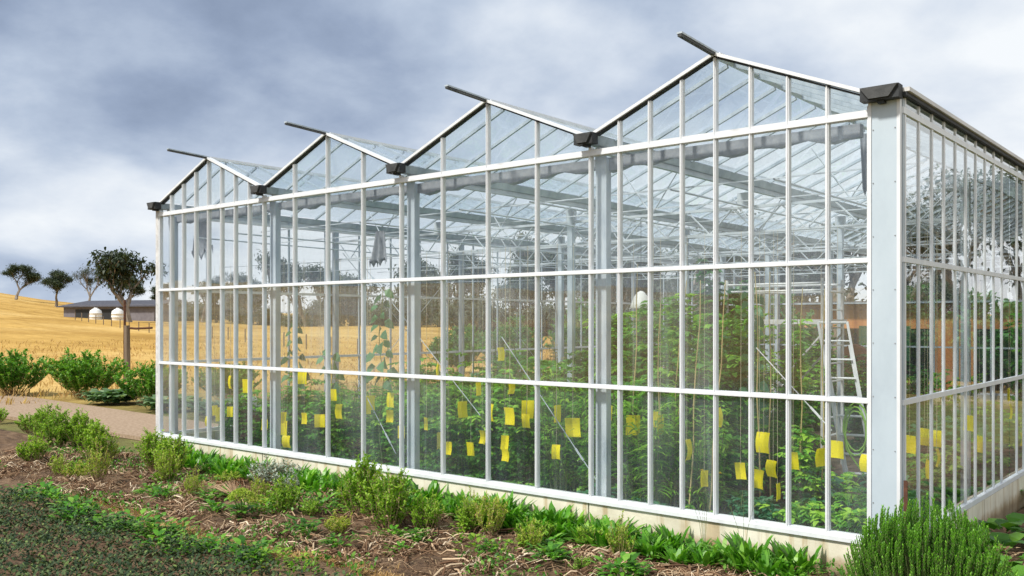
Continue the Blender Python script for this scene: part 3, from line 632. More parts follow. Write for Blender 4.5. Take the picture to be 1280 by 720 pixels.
def where(p):
    if p[0]=='front':
        i=p[1]
        if i<8: s='%s front pane from the left end'%od[i]
        elif i<16: s='%s wide front pane from the left'%od[i-8]
        else: s='%s front pane from the corner post'%od[23-i]
    else: s='%s side wall pane from the corner'%od[min(11,max(0,p[1]))]
    return ['bottom row','middle row','upper row'][p[2]],s
tv={}
for p,lst in bywhere.items():
    lst.sort(key=lambda q:-q[0])
    for j,(zf,t) in enumerate(lst):
        X,Y,Z,w,h,a=t; w*=1.1; h=max(h,.17)*1.08
        row,s=where(p)
        pre='' if len(lst)==1 else (['upper ','lower '][j] if len(lst)==2 else ['topmost ','middle ','lowest '][min(2,j)])
        e=empty('sticky_trap',(X,Y,Z),.69+a*(1 if (j+int(X*10))%2 else -1)); tag(e,'%syellow sticky trap in the %s, %s'%(pre,row,s),'sticky trap','yellow sticky traps hung among the plants')
        m=MB(); v=[];f=[]; ny=6
        bend=R.uniform(-.03,.03); sk=R.uniform(-.005,.005)
        for s_ in (0,1):
            for jj in range(ny+1):
                tt=jj/ny-.5
                for ii in (-.5,0,.5): v.append((ii*w+sk*tt*4,bend*math.cos(tt*3)+.012*math.cos(ii*6)+s_*.0025,-tt*h))
        Nn=(ny+1)*3
        for jj in range(ny):
            for ii in range(2):
                q=jj*3+ii; f.append((q,q+3,q+4,q+1)); f.append((Nn+q,Nn+q+1,Nn+q+4,Nn+q+3))
            q=jj*3; f.append((q,Nn+q,Nn+q+3,q+3)); f.append((q+2,q+5,Nn+q+5,Nn+q+2))
        f.append((0,1,Nn+1,Nn)); f.append((1,2,Nn+2,Nn+1)); q=ny*3; f.append((q+1,q,Nn+q,Nn+q+1)); f.append((q+2,q+1,Nn+q+1,Nn+q+2))
        m.add(v,f); m.build('card',M['yellow'],e)
        m=MB(); m.tube([(0,0,h/2-.01),(.01,.0,3.5-Z)],.0022,4,caps=False); m.build('string',M['string'],e)

# scaffold
sf=empty('scaffold_tower',(-3.62,6.45,0)); tag(sf,'aluminium scaffold tower with ladder end frames standing among the plants','scaffold')
for sx,yy in ((-.85,0),(.85,0)):
    m=MB()
    for y in (-.45,.45): m.tube([(sx,y,.05),(sx,y,3.22)],.026,8)
    z=.3
    while z<3.2: m.tube([(sx,-.45,z),(sx,.45,z)],.017,6); z+=.3
    m.build('end_frame',M['alu_dirty'],sf)
for y in (-.45,.45):
    for z in (3.14,3.02): m=MB(); m.tube([(-.9,y,z),(.9,y,z)],.022,6); m.build('guard_rail',M['alu_dirty'],sf)
    m=MB(); m.tube([(-.85,y,.4),(.85,y,2.3)],.018,6); m.build('diagonal_brace',M['alu_dirty'],sf)
m=MB(); m.box(-.95,.95,-.4,.4,2.46,2.54); m.build('platform',M['alu_dirty'],sf)
# ladder
ld=empty('extension_ladder',(-1.72,4.85,.0),.3); tag(ld,'leaning aluminium ladder standing near the corner post end of the greenhouse','ladder')
for off,dx,top in ((0,.0,2.5),(.07,.03,2.15)):
    m=MB()
    lean=-.42
    def P(x,z): return (x+lean*z/2.4,.0+off+.25*z/2.4,z)
    for x in (-.21+dx,.21-dx): m.bar(P(x,.0),P(x,top),.035,.075,up=(0,1,0))
    z=.25
    while z<top: m.tube([P(-.19+dx,z),P(.19-dx,z)],.016,6); z+=.28
    m.build('ladder_section',M['alu'],ld)
hs=MB(); pts=[]
for i in range(40): a=i*.42; pts.append((.16*math.cos(a)*(1+.1*math.sin(i)),.02*math.sin(i*.7),1.0+.34*math.sin(a)-.004*i))
hs.tube(pts+[(.1,.05,.3),(-.1,.2,.05),(-.5,.3,.04)],.012,6); tag(hs.build('garden_hose',M['hose'],loc=(-1.74,4.6,0),smooth=True),'bright green hose looped on the leaning ladder','hose')
# disc
dc=empty('round_fan',(-3.75,10.3,0)); tag(dc,'dark round fan on a post behind the leaning ladder','fan')
m=MB(); m.tube([(0,.05,0),(0,.05,1.72)],.03,8); m.build('post',M['rust'],dc)
m=MB(); m.tube([(0,-.06,1.72),(0,.04,1.72)],[.30,.32],24); m.build('housing',M['rust'],dc)
m=MB(); m.tube([(0,-.12,1.72),(0,-.065,1.72)],[.06,.09],14); m.build('hub',M['black'],dc)
# dome hood
dm=empty('dome_lamp',(-5.03,4.05,2.72)); dm.scale=(.6,.6,1); tag(dm,'white dome shaped lamp hood hanging in the second nearest bay','lamp')
m=MB(); m.lathe([(.02,.26),(.10,.25),(.20,.18),(.26,.08),(.28,0),(.27,0),(.25,.08),(.19,.19),(.09,.265),(.02,.285)],seg=24); m.build('hood',M['white'],dm,smooth=True)
m=MB(); m.tube([(0,0,.29),(0,0,1.55)],.008,6); m.build('cord',M['black'],dm)
# barrel + white ribbed cover
bl=MB(); bl.lathe([(.0,0),(.22,0),(.24,.03),(.25,.35),(.24,.66),(.25,.70),(.23,.71),(0,.70)],seg=20); tag(bl.build('barrel',M['pot'],loc=(-12.35,1.55,0),smooth=True),'brown plastic barrel inside the left end of the greenhouse','barrel')
bl=MB(); v=[];f=[];seg=36
prof=[(.20,0),(.235,.05),(.24,.15),(.21,.26),(.13,.34),(.02,.37)]
for r_,z in prof:
    for k in range(seg):
        rr=r_*(1+.07*(k%2)); v.append((rr*math.cos(2*PI*k/seg),rr*math.sin(2*PI*k/seg),z))
for i in range(len(prof)-1):
    for k in range(seg): f.append((i*seg+k,i*seg+(k+1)%seg,(i+1)*seg+(k+1)%seg,(i+1)*seg+k))
bl.add(v,f); tag(bl.build('ribbed_cover',M['white'],loc=(-12.35,1.55,.712)),'white ribbed cover sitting on top of the brown barrel','cover')

# ---------------------------------------------------------------- exterior plants
def strap_mesh(seed,n=30,L0=.30,w=.045):
    r=random.Random(seed); P=[];D=[];N=[];L=[];T=[]
    for i in range(n):
        a=r.random()*6.28; up=r.uniform(.5,2.8); b=r.random()*.11
        P.append((math.cos(a)*b,math.sin(a)*b,0));D.append((math.cos(a),math.sin(a),up));N.append((-math.cos(a)*up,-math.sin(a)*up,1));L.append(L0*r.uniform(.6,1.15));T.append(r.random())
    m=MB(); m.leaves(P,D,N,L,np.array(L)*w/L0*1.05,T,curve=.25,shape='blade'); return m.mesh('strappy_plant',M['strap'])
straps=[strap_mesh(s,62,L) for s,L in ((1,.30),(2,.34),(3,.27),(4,.37))]
x=-11.6
while x<-.35:
    for yy in ((-.30,-.55) if rp.random()<.4 else (-.22,-.42,-.68)):
        o=obj('strappy_plant',straps[rp.randrange(4)],loc=(x+rp.uniform(-.08,.08),yy+rp.uniform(-.07,.07),.06)); o.rotation_euler=(0,0,rp.random()*6.28)
        s=rp.uniform(.95,1.4)*(1.0 if x<-3 else .9); o.scale=(s,s,s*rp.uniform(.85,1.05))
        seg='left end of the base' if x<-8.4 else 'middle of the base' if x<-4 else 'near corner end of the base'
        tag(o,'glossy strap leaved green clump against the concrete, '+seg,'strap leaf plant','strap leaved clumps along the greenhouse base')
    x+=.30 if not -9.3<x<-8.6 else .9
def twig_shrub(seed,h,wid,nb,leaf,lw,mat,name,upbias=1.6,per=26,side=3):
    r=random.Random(seed); st=MB(); P=[];D=[];N=[];L=[];T=[]
    for b in range(nb):
        a=r.random()*6.28; u=math.sqrt(r.random()); top=Vector((math.cos(a)*wid*u,math.sin(a)*wid*u,h*(1-.45*u*u)*r.uniform(.75,1.08)))
        base=Vector((math.cos(a)*wid*u*.25,math.sin(a)*wid*u*.25,0))
        def br(p0,p1,r0,n):
            mid=p0.lerp(p1,.5)+Vector((r.uniform(-.04,.04),r.uniform(-.04,.04),-.02)); st.tube([p0,mid,p1],[r0,r0*.75,r0*.3],4,caps=False)
            for i in range(n):
                t=.25+.75*i/n; p=p0.lerp(mid,t*2) if t<.5 else mid.lerp(p1,t*2-1)
                d=rdir(r,.8); P.append(p);D.append(d);N.append((r.uniform(-.5,.5),r.uniform(-.5,.5),1));L.append(leaf*r.uniform(.6,1.25));T.append(min(1,max(0,.25+.5*t+r.uniform(-.25,.25))))
        br(base,top,.006,per)
        for k in range(side):
            t=r.uniform(.35,.9); p=base.lerp(top,t); q=p+Vector((r.uniform(-1,1),r.uniform(-1,1),r.uniform(.3,1.3)))*.16*h
            br(p,q,.003,per//2)
    lf=MB(); lf.leaves(P,D,N,L,np.array(L)*lw,T,curve=.1)
    return st.mesh('stem',M['dead']),lf.mesh('foliage',M[mat])
fs=[twig_shrub(61,.75,.30,30,.050,.42,'shrub','s',per=34),twig_shrub(62,.6,.28,26,.046,.42,'shrub','s',per=34),twig_shrub(63,.45,.3,24,.042,.45,'shrub','s',per=30)]
for (x,y,s,mi,lab) in ((-11.1,-1.05,1.0,0,'fine leaved olive green shrub at the far left end of the bed, nearest the path'),(-11.9,-.6,1.0,1,'fine leaved shrub close to the left corner of the greenhouse'),
    (-12.6,-1.3,1.1,0,'fine leaved shrub beyond the left corner post'),(-10.35,-1.2,1.0,0,'upright fine leaved shrub in front of the first panes on the left'),(-9.95,-1.55,.62,2,'small green shrub at the foot of the upright shrub on the left'),
    (-6.75,-1.75,.9,1,'small fine leaved shrub among dead stalks below the silver bush'),(-6.35,-1.6,.6,2,'tiny green shrub right of the one below the silver bush'),
    (-5.75,-1.25,1.15,0,'tall bright green fine leaved shrub in the middle of the bed'),(-5.0,-1.55,1.05,0,'leafy green shrub right of the tallest shrub in the bed'),(-4.65,-1.25,.85,1,'green shrub leaning against the strap leaved clumps'),
    (-13.6,-1.9,1.0,1,'fine leaved shrub on the bed beyond the left corner, nearer the camera'),(-14.8,-1.0,1.1,0,'fine leaved shrub at the left edge of the bed beside the path'),(-11.3,-2.2,.8,2,'low green shrub at the left end of the mulch'),(-3.3,-.95,.78,2,'low olive shrub between strap leaves and mulch'),(-2.75,-.75,.7,2,'low olive shrub nearest the greenhouse corner'),(-5.35,-2.0,.5,2,'small green sprout in the mulch at the middle of the bed'),(-2.2,-1.6,.5,2,'small sprout in the twiggy mulch at the bottom right'),(-4.2,-.95,.8,1,'yellowish fine leaved shrub behind the leafy green shrub')):
    plant('garden_shrub',fs[mi],(x,y,.03),rp.random()*6,s,lab,'shrub','fine leaved shrubs in the front bed')
fy=[twig_shrub(s_,h_,.30,20,.040,.4,'yshrub','s',per=26,side=4) for s_,h_ in ((64,.62),(65,.48),(66,.40))]
for i in range(16):
    x=-12.5+i*.68+rp.uniform(-.3,.3); y=rp.uniform(-2.5,-.9)
    if x>-4: y=rp.uniform(-1.6,-.85)
    plant('wispy_shrub',fy[i%3],(x,y,.06),rp.random()*6,(rp.uniform(.5,.9),rp.uniform(.5,.9),rp.uniform(.5,1.1)),'wispy yellow green self-sown plant standing in the dead stalk mulch','shrub','wispy yellow green plants in the mulch')
sv=twig_shrub(71,.42,.42,46,.042,.35,'silver','s',per=22)
plant('silver_bush',sv,(-8.55,-.55,.04),0,(1.45,1.1,1.05),'rounded silver grey bush against the left part of the concrete base','bush',None)
plant('silver_bush',sv,(-7.85,-.75,.04),2,(.75,.7,.7),'small silver grey tuft right of the big silver bush','bush',None)
# dead brown sprays
def dead_spray(loc,rz,lab):
    r=random.Random(5); e=empty('dead_branch',loc,rz); tag(e,lab,'dead branch')
    m=MB()
    for i in range(40):
        a=r.uniform(-.5,.5); l=r.uniform(.5,1.0)
        m.tube([(0,0,.1),(l*.5*math.cos(a),l*.5*math.sin(a),.22+r.uniform(-.06,.06)),(l*math.cos(a),l*math.sin(a),.10+r.uniform(-.05,.08))],[.007,.004,.0015],4,caps=False)
    m.build('stem',M['dead'],e)
    P=[];D=[];N=[]
    for i in range(900):
        a=r.uniform(-.5,.5); l=r.uniform(.65,1.05); P.append((l*math.cos(a),l*math.sin(a),.11+r.uniform(-.08,.10)));D.append((math.cos(a),math.sin(a),r.uniform(-.5,.5)));N.append((0,0,1))
    m=MB(); m.leaves(P,D,N,.04,.006,[r.random() for _ in P]); m.build('foliage',M['deadred'],e)
dead_spray((-7.75,-1.75,.05),2.95,'fallen fan of red brown dead twigs lying on the soil at the left')
# lime flower + leaves
def lime(loc,lab):
    r=random.Random(8); e=empty('flowering_plant',loc); tag(e,lab,'flowering plant')
    P=[];D=[];N=[];
    for i in range(900):
        a=r.random()*6.28;u=math.sqrt(r.random())*.16; P.append((math.cos(a)*u,math.sin(a)*u,.30+.10*(1-(u/.16)**2)+r.uniform(-.02,.02)));D.append(rdir(r,.8));N.append((0,0,1))
    m=MB(); m.leaves(P,D,N,.022,.016,[r.random() for _ in P]); m.build('flower_head',M['lime'],e)
    m=MB(); m.tube([(0,0,0),(0,0,.33)],.01,5)
    for i in range(12): a=i*.52; m.tube([(0,0,.1),(.12*math.cos(a),.12*math.sin(a),.33)],.003,4,caps=False)
    m.build('stem',M['stem'],e)
    m=MB(); P=[];D=[];N=[]
    for i in range(34): a=r.random()*6.28; P.append((.05*math.cos(a),.05*math.sin(a),r.uniform(.02,.2)));D.append((math.cos(a),math.sin(a),.4));N.append((0,0,1))
    m.leaves(P,D,N,.16,.08,[r.random() for _ in P]); m.build('foliage',M['broad'],e)
lime((-6.75,-2.35,.05),'yellow green domed flower head on leafy stems at the bed edge')
# small leafy weeds
def weed_mesh(seed,n,L0,w,mat,name):
    r=random.Random(seed); P=[];D=[];N=[];L=[];T=[]
    for i in range(n):
        a=r.random()*6.28; b=r.random()*.18; P.append((math.cos(a)*b,math.sin(a)*b,r.uniform(.0,.14)));D.append((math.cos(a),math.sin(a),r.uniform(.1,.9)));N.append((0,0,1));L.append(L0*r.uniform(.6,1.2));T.append(r.random())
    m=MB(); m.leaves(P,D,N,L,np.array(L)*w,T); return m.mesh(name,M[mat])
wm=[weed_mesh(81,60,.10,.5,'broad','leafy_weed'),weed_mesh(82,50,.08,.45,'shrub','leafy_weed'),weed_mesh(83,46,.13,.4,'strap','leafy_weed')]
for i in range(74):
    if i<34: # row along the left edge strip
        t=i/34; x=-10.4+t*6.2+rp.uniform(-.25,.25); y=-3.38-.15*math.sin(t*3)+rp.uniform(-.25,.22)
        lab='leafy green seedling in the row along the dry grass edging'; g='seedlings along the dry grass edging'
    else:
        x=rp.uniform(-9.8,-1.6); y=rp.uniform(-2.6,-1.0)*1.0
        if y<-1.9-(x+6)*.0 and x>-4: y=-1.6
        lab='small green weed sprouting through the dead stalk mulch'; g='weeds in the mulch'
    o=obj('leafy_weed',wm[rp.randrange(3)],loc=(x,y,bedh(x,y)+.01)); s=rp.uniform(.65,1.3); o.scale=(s,s,s); o.rotation_euler=(0,0,rp.random()*6); tag(o,lab,'weed',g)
# dark ground-cover mat in the bottom left
r=random.Random(12); P=[];D=[];N=[];L=[];T=[]
for i in range(30000):
    x=r.uniform(-13,-3.0); y=r.uniform(-6.2,-3.38)
    if y>-3.5+.12*math.sin(x*2): continue
    P.append((x,y,bedh(x,y)+r.uniform(0,.20)*(.4+.6*(math.sin(x*5+2*math.sin(y*4))*math.sin(y*6)>-.2))));D.append(rdir(r,.9));N.append((r.uniform(-.5,.5),r.uniform(-.5,.5),1));L.append(r.uniform(.035,.075));T.append(r.random()**1.3)
m=MB(); m.leaves(P,D,N,L,np.array(L)*.4,T); tag(m.build('ground_cover',M['thyme']),'dark low thyme-like ground cover at the bottom left','ground cover',kind='stuff')
# strip of dry grass edging
P=[];D=[];N=[];L=[];T=[]
for i in range(11000):
    x=r.uniform(-11,-3.2); y=-3.02+.10*math.sin(x*1.3)+r.gauss(0,.09)
    P.append((x,y,bedh(x,y)-.01));D.append((r.uniform(-1,1),r.uniform(-1,1),r.uniform(.1,.7)));N.append((0,0,1));L.append(r.uniform(.05,.13));T.append(r.random())
m=MB(); m.leaves(P,D,N,L,np.array(L)*.07,T,shape='blade'); tag(m.build('dry_grass',M['drygrass']),'strip of straw coloured dry grass edging the bed','dry grass',kind='stuff')
# mulch of dead stalks
m=MB(); r=random.Random(31)
for i in range(9000):
    x=r.uniform(-15,1.2); y=-r.uniform(.35,2.95)
    from mathutils import noise as mn
    if mn.noise(Vector((x*1.3,y*1.3,7)))<.0 and r.random()<.80: continue
    z=bedh(x,y); a=r.random()*6.28; l=r.choice((.12,.2,.3,.45))*r.uniform(.7,1.2); k=r.uniform(-.6,.6); rad=r.choice((.0025,.003,.004,.004,.005,.007,.011))
    if l<.25: rad*=.8
    pts=[]
    for j in range(5):
        t=j/4-.5; px_=x+l*(t*math.cos(a)-k*t*t*math.sin(a)); py_=y+l*(t*math.sin(a)+k*t*t*math.cos(a))
        if py_>-.08: py_=-.08
        pts.append((px_,py_,bedh(px_,py_)+rad+.02+.035*r.random()+.03*math.sin(j*1.5+i)))
    m.tube(pts,rad,4,tint=r.random(),caps=False)
tag(m.build('dead_stalk_mulch',M['stalk']),'tangle of pale dead stalks and roots strewn over the soil','mulch',kind='stuff')
P=[];D=[];N=[];L=[];T=[]
for i in range(17000):
    x=r.uniform(-15,1.5); y=-r.uniform(.3,3.0)
    P.append((x,y,bedh(x,y)+r.uniform(0,.03)));D.append((r.uniform(-1,1),r.uniform(-1,1),r.uniform(-.1,.3)));N.append((0,0,1));L.append(r.uniform(.03,.10));T.append(r.random())
m=MB(); m.leaves(P,D,N,L,np.array(L)*.16,T,curve=.05); tag(m.build('leaf_litter',M['straw']),'brown dead leaves and straw littering the bed','leaf litter',kind='stuff')
r=random.Random(66); P=[];D=[];N=[];L=[];T=[]
from mathutils import noise as mn
while len(P)<7500:
    x=r.uniform(-15,1.2); y=-r.uniform(.15,3.6)
    if mn.noise(Vector((x*.8,y*1.1,21)))+.35*mn.noise(Vector((x*3,y*3,4)))<(.20 if y<-.8 else -.25): continue
    P.append((x,y,bedh(x,y)+r.uniform(0,.10)));D.append((r.uniform(-1,1),r.uniform(-1,1),r.uniform(.2,1.6)));N.append((r.uniform(-.4,.4),r.uniform(-.4,.4),1));L.append(r.uniform(.03,.09));T.append(r.random())
m=MB(); m.leaves(P,D,N,L,np.array(L)*.38,T); tag(m.build('low_weeds',M['broad']),'low bright green weeds and grass creeping over the bed','weeds',kind='stuff')
# rosemary
def rosemary(loc):
    r=random.Random(77); e=empty('rosemary_bush',loc); tag(e,'dense round bright green rosemary bush in front of the corner post','rosemary bush')
    st=MB(); P=[];D=[];N=[];L=[];T=[]
    for b in range(860):
        a=r.random()*6.28; u=r.random()**.42; rr=.62*u
        h=1.06*math.sqrt(max(.05,1-.74*u*u))*r.uniform(.86,1.07)
        tip=Vector((math.cos(a)*rr*1.02,math.sin(a)*rr*1.02,h)); base=Vector((math.cos(a)*rr*.45,math.sin(a)*rr*.45,.05))
        low=tip.lerp(base,.30 if u<.75 else .65)
        mid=tip.lerp(low,.45)+Vector((math.cos(a)*.04,math.sin(a)*.04,-.01)); pts=[base.lerp(low,.0),low,mid,tip]
        st.tube(pts,[.006,.004,.003,.0015],4,caps=False)
        n=58
        for i in range(n):
            t=i/n; p=low.lerp(mid,t*1.8) if t<.55 else mid.lerp(tip,(t-.55)/.45)
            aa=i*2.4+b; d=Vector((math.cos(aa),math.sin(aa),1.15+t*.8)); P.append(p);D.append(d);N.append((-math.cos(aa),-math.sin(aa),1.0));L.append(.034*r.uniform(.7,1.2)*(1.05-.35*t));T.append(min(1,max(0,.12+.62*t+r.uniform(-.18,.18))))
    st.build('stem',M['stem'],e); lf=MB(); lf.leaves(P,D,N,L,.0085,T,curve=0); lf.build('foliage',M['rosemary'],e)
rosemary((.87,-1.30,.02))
m=MB(); m.bar((0,0,0),(.0,0,1.05),.035,.008); m.bar((0,.012,0),(.0,.012,1.05),.008,.022); tag(m.build('rusty_stake',M['rust'],loc=(.36,-.12,0)),'thin rusty steel stake standing beside the corner post','stake')
# broad leaves on the right
bm=[weed_mesh(91,18,.22,.75,'broad','broad_leaf_plant'),weed_mesh(92,14,.26,.8,'broad','broad_leaf_plant'),weed_mesh(93,40,.10,.3,'straw','broad_leaf_plant')]
for (x,y,s,k) in ((.95,.9,.9,0),(.75,1.7,.9,1),(1.25,1.4,1,0),(.6,2.5,1,1),(1.05,2.3,1,0),(1.5,.7,.9,1),(.8,3.3,1,0),(.9,4.2,1.1,1),(.6,5.2,1.1,0),(1.2,3.2,1,1),(1.4,0,.8,0),(1.1,.3,.8,1),(.62,1.3,.7,0),(.85,1.3,1.2,2),(.75,2.1,1.2,2),(1.2,.7,1.1,2),(.95,3.0,1.2,2)):
    o=obj('broad_leaf_plant',bm[k],loc=(x,y,.08)); o.scale=(s,s,s); o.rotation_euler=(0,0,rp.random()*6)
    tag(o,'clump of large bright green leaves at the foot of the right side wall' if k<2 else 'dried brown clump among the broad leaves by the side wall','broad leaf plant' if k<2 else 'dry plant','broad leaved clumps by the right wall' if k<2 else 'dried clumps by the right wall')
# tall thin flower stems near the corner
for (x,y,n,lab) in ((-1.55,-.35,5,'tall thin grassy flower stems by the base, left group near the corner'),(-1.15,-.3,4,'tall thin grassy flower stems by the base, right group near the corner')):
    m=MB()
    for i in range(n): a=rp.random()*6.28; m.tube([(0,0,0),(.05*math.cos(a),.05*math.sin(a),.4),(.14*math.cos(a),.1*math.sin(a),.62+.1*rp.random())],[.003,.0022,.001],4)
    tag(m.build('flower_stem',M['stem'],loc=(x,y,.03)),lab,'flower stems')
# yellow flowers inside the glass
def flowers(x,y,zs,lab):
    e=empty('yellow_flower_plant',(x,y,0)); tag(e,lab,'flower plant')
    s=MB(); p=MB(); P=[];D=[];N=[]
    for (dx,dy,z) in zs:
        s.tube([(0,0,0),(dx*.5,dy*.5,z*.6),(dx,dy,z)],.004,4)
        for k in range(14): a=k*2.4; P.append((dx,dy,z));D.append((math.cos(a),math.sin(a),.25+.5*(k%3)));N.append((0,0,1))
    p.leaves(P,D,N,.035,.02,.5); s.build('stem',M['stem'],e); p.build('petals',M['petal'],e)
flowers(-2.0,.7,[(-.14,.0,.78),(.06,.05,.76),(-.05,-.1,.66)],'three yellow flower heads in the nearest bay left of the low traps')
flowers(-1.35,.35,[(.0,.0,.52)],'single yellow flower low behind the glass in the nearest bay')
# ---- left garden beyond the corner
lb=twig_shrub(101,1.5,1.3,90,.11,.5,'broad','s',per=34)
for (x,y,s,lab) in ((-23.4,5.6,.9,'dark green hedge shrub left of the greenhouse, below the fence posts'),(-27.5,5.6,1.1,'green hedge shrub further left beyond the path'),(-22.2,7.6,.9,'green shrub touching the left corner post outline'),(-30.5,4.5,1.1,'green hedge shrub at the far left edge')):
    plant('hedge_shrub',lb,(x,y,0),rp.random()*6,s,lab,'shrub','hedge shrubs left of the greenhouse')
hm=weed_mesh(111,70,.20,.6,'hosta','leafy_vegetable')
for i in range(22):
    x=-16.5-rp.random()*9; y=4.3+rp.random()*1.4
    o=obj('leafy_vegetable',hm,loc=(x,y,.02)); s=rp.uniform(1.4,2.2); o.scale=(s,s,s); o.rotation_euler=(0,0,rp.random()*6); tag(o,'pale green leafy vegetable beside the brown path','vegetable plant','leafy vegetables beyond the path')
for i in range(12):
    x=-14.2-i*.9+rp.uniform(-.3,.3); y=-.2+rp.uniform(-.6,.8)
    plant('garden_shrub',fs[i%3],(x,y,0),rp.random()*6,rp.uniform(.9,1.3),'fine leaved yellow green shrub at the near side of the brown path','shrub','shrubs beside the path')
# steel post with timber post
e=empty('fence_post',(-33.4,10.1,0)); tag(e,'weathered timber post with a tall rusty steel rod beside it, left of the greenhouse','post')
m=MB(); m.tube([(0,0,0),(.02,0,1.0),(0,0,2.35)],[.13,.12,.11],9); m.build('timber',M['wood'],e)
m=MB(); m.tube([(-.22,0,0),(-.2,0,3.4)],.05,6); m.build('steel_rod',M['rust'],e)
m=MB(); m.tube([(0,0,2.25),(.35,.2,2.22),(.9,.6,2.25)],.05,6); m.build('rail_arm',M['rust'],e)
# ---------------------------------------------------------------- background
def part_box(name,mat,e,*b): m=MB(); m.box(*b); return m.build(name,mat,e)
shx,shy=-157,74; zt=terr(shx,shy)
e=empty('farm_shed',(shx-3,shy,zt-.4),.3); tag(e,'long low dark farm shed across the paddock at the far left','shed')
m=MB(); m.box(-13,9,0,6,0,3.2); m.build('wall',M['tin'],e); m=MB(); m.add([(-14,-.8,3.0),(10,-.8,3.0),(10,6.5,4.2),(-14,6.5,4.2),(-14,-.8,2.8),(10,-.8,2.8),(10,6.5,4.0),(-14,6.5,4.0)],[(0,1,2,3),(7,6,5,4),(0,4,5,1),(1,5,6,2),(2,6,7,3),(3,7,4,0)]); m.build('roof',M['darkroof'],e)
for x in (-10,-4): part_box('opening',M['black'],e,x,x+3.4,-.03,.02,.2,2.4)
for x,lab in ((-5.5,'white rounded tank in front of the dark farm shed, left one'),(2.5,'white rounded tank in front of the dark farm shed, right one')):
    m=MB(); m.lathe([(1.05,0),(1.05,.5),(1.09,.52),(1.05,.56),(1.05,1.1),(1.09,1.12),(1.04,1.17),(.95,1.6),(.5,1.95),(.3,2.0),(.3,2.15),(0,2.16)],seg=18); tag(m.build('water_tank',M['white'],loc=(shx+x+3,shy-4,terr(shx+x,shy-4)-.1),smooth=True),lab,'tank','white tanks by the shed')
# rear packing shed
e=empty('packing_shed',(-5,26,0),.0); tag(e,'weathered orange plywood shed behind the greenhouse','shed')
m=MB(); m.box(-9,9,0,.12,2.25,3.15); m.build('fascia',M['orange'],e)
m=MB(); m.box(-9,9,4,4.12,0,2.3); m.build('rear_panel',M['darkroof'],e)
m=MB(); m.box(-9.2,9.2,-.5,5,3.16,3.26); m.build('roof',M['darkroof'],e)
m=MB(); m.box(-1.4,-.1,.0,.12,.0,2.245); m.build('wall_panel',M['orange'],e)
for x in (-8.9,-5,3,8.8): part_box('post',M['wood'],e,x-.07,x+.07,.0,.12,0,2.245)
e=empty('green_sign',(-7.95,25.2,1.1)); tag(e,'dark green sign with white letters hung under the orange shed fascia','sign')
m=MB(); m.box(-.85,.95,0,.04,0,1.25); m.build('board',M['signg'],e)
def text(body,x,z,size,e):
    cu=bpy.data.curves.new('lettering','FONT'); cu.body=body; cu.size=size; cu.extrude=.006
    to=bpy.data.objects.new('lettering_tmp',cu); col.objects.link(to); dg=bpy.context.evaluated_depsgraph_get(); me=bpy.data.meshes.new_from_object(to.evaluated_get(dg)); bpy.data.objects.remove(to)
    me.materials.clear(); me.materials.append(M['white']); o=obj('lettering',me,e,(x,-.008,z)); o.rotation_euler=(PI/2,0,0)
text('AF',-.35,.72,.62,e); text('9P',-.3,.1,.42,e)
# trees
def tree_meshes(seed,h,spread,nleaf,leaf,mat='gum',levels=4,bare=.0,trunk=.035,clump=.055):
    r=random.Random(seed); st=MB(); tips=[]
    def grow(p,d,l,rad,lev):
        q=p; pts=[p]; 
        for i in range(3):
            d=(d+Vector((r.uniform(-.22,.22),r.uniform(-.22,.22),r.uniform(-.04,.16)))).normalized(); q=q+d*l/3; pts.append(q)
        st.tube(pts,[rad,rad*.88,rad*.76,rad*.62],6 if lev<2 else 4,caps=False)
        if lev>=levels: tips.append((q,d)); return
        if lev>=1: tips.append((q,d))
        n=3 if lev<2 else r.choice((2,3))
        for k in range(n):
            a=r.random()*6.28; s=spread*r.uniform(.6,1.2)
            nd=(d+Vector((math.cos(a)*s,math.sin(a)*s,r.uniform(-.1,.25)))).normalized(); grow(q,nd,l*r.uniform(.62,.85),rad*.6,lev+1)
    grow(Vector((0,0,0)),Vector((r.uniform(-.1,.1),r.uniform(-.1,.1),1)).normalized(),h*.24,h*trunk,0)
    P=[];D=[];N=[];L=[];T=[]
    for (q,d) in tips:
        if r.random()<bare: continue
        cr=h*clump*r.uniform(.7,1.4); sh=r.random()*.5
        for i in range(nleaf):
            o=Vector((r.gauss(0,1),r.gauss(0,1),r.gauss(0,.62)))*cr*.75+Vector((0,0,cr*.3)); P.append(q+o);D.append((r.uniform(-1,1),r.uniform(-1,1),r.uniform(-1,.3)));N.append((r.uniform(-.6,.6),r.uniform(-.6,.6),1));L.append(leaf*r.uniform(.7,1.4));T.append(min(1,sh+r.random()*.45+.15*(o.z>0)))
    lf=MB(); lf.leaves(P,D,N,L,np.array(L)*.45,T); return st.mesh('trunk',M['bark']),lf.mesh('crown',M[mat])
gt=[tree_meshes(201,15,.62,26,.55,clump=.052),tree_meshes(202,11,.95,34,.52,'gumlight',clump=.08),tree_meshes(205,17,.5,26,.55,clump=.045),tree_meshes(206,15,.6,24,.50,'gumlight',bare=.3,clump=.05)]
near=[tree_meshes(211,11,.8,54,.28,'gum',levels=5,clump=.05),tree_meshes(212,12,.7,36,.24,'gumlight',levels=5,bare=.45,clump=.04)]
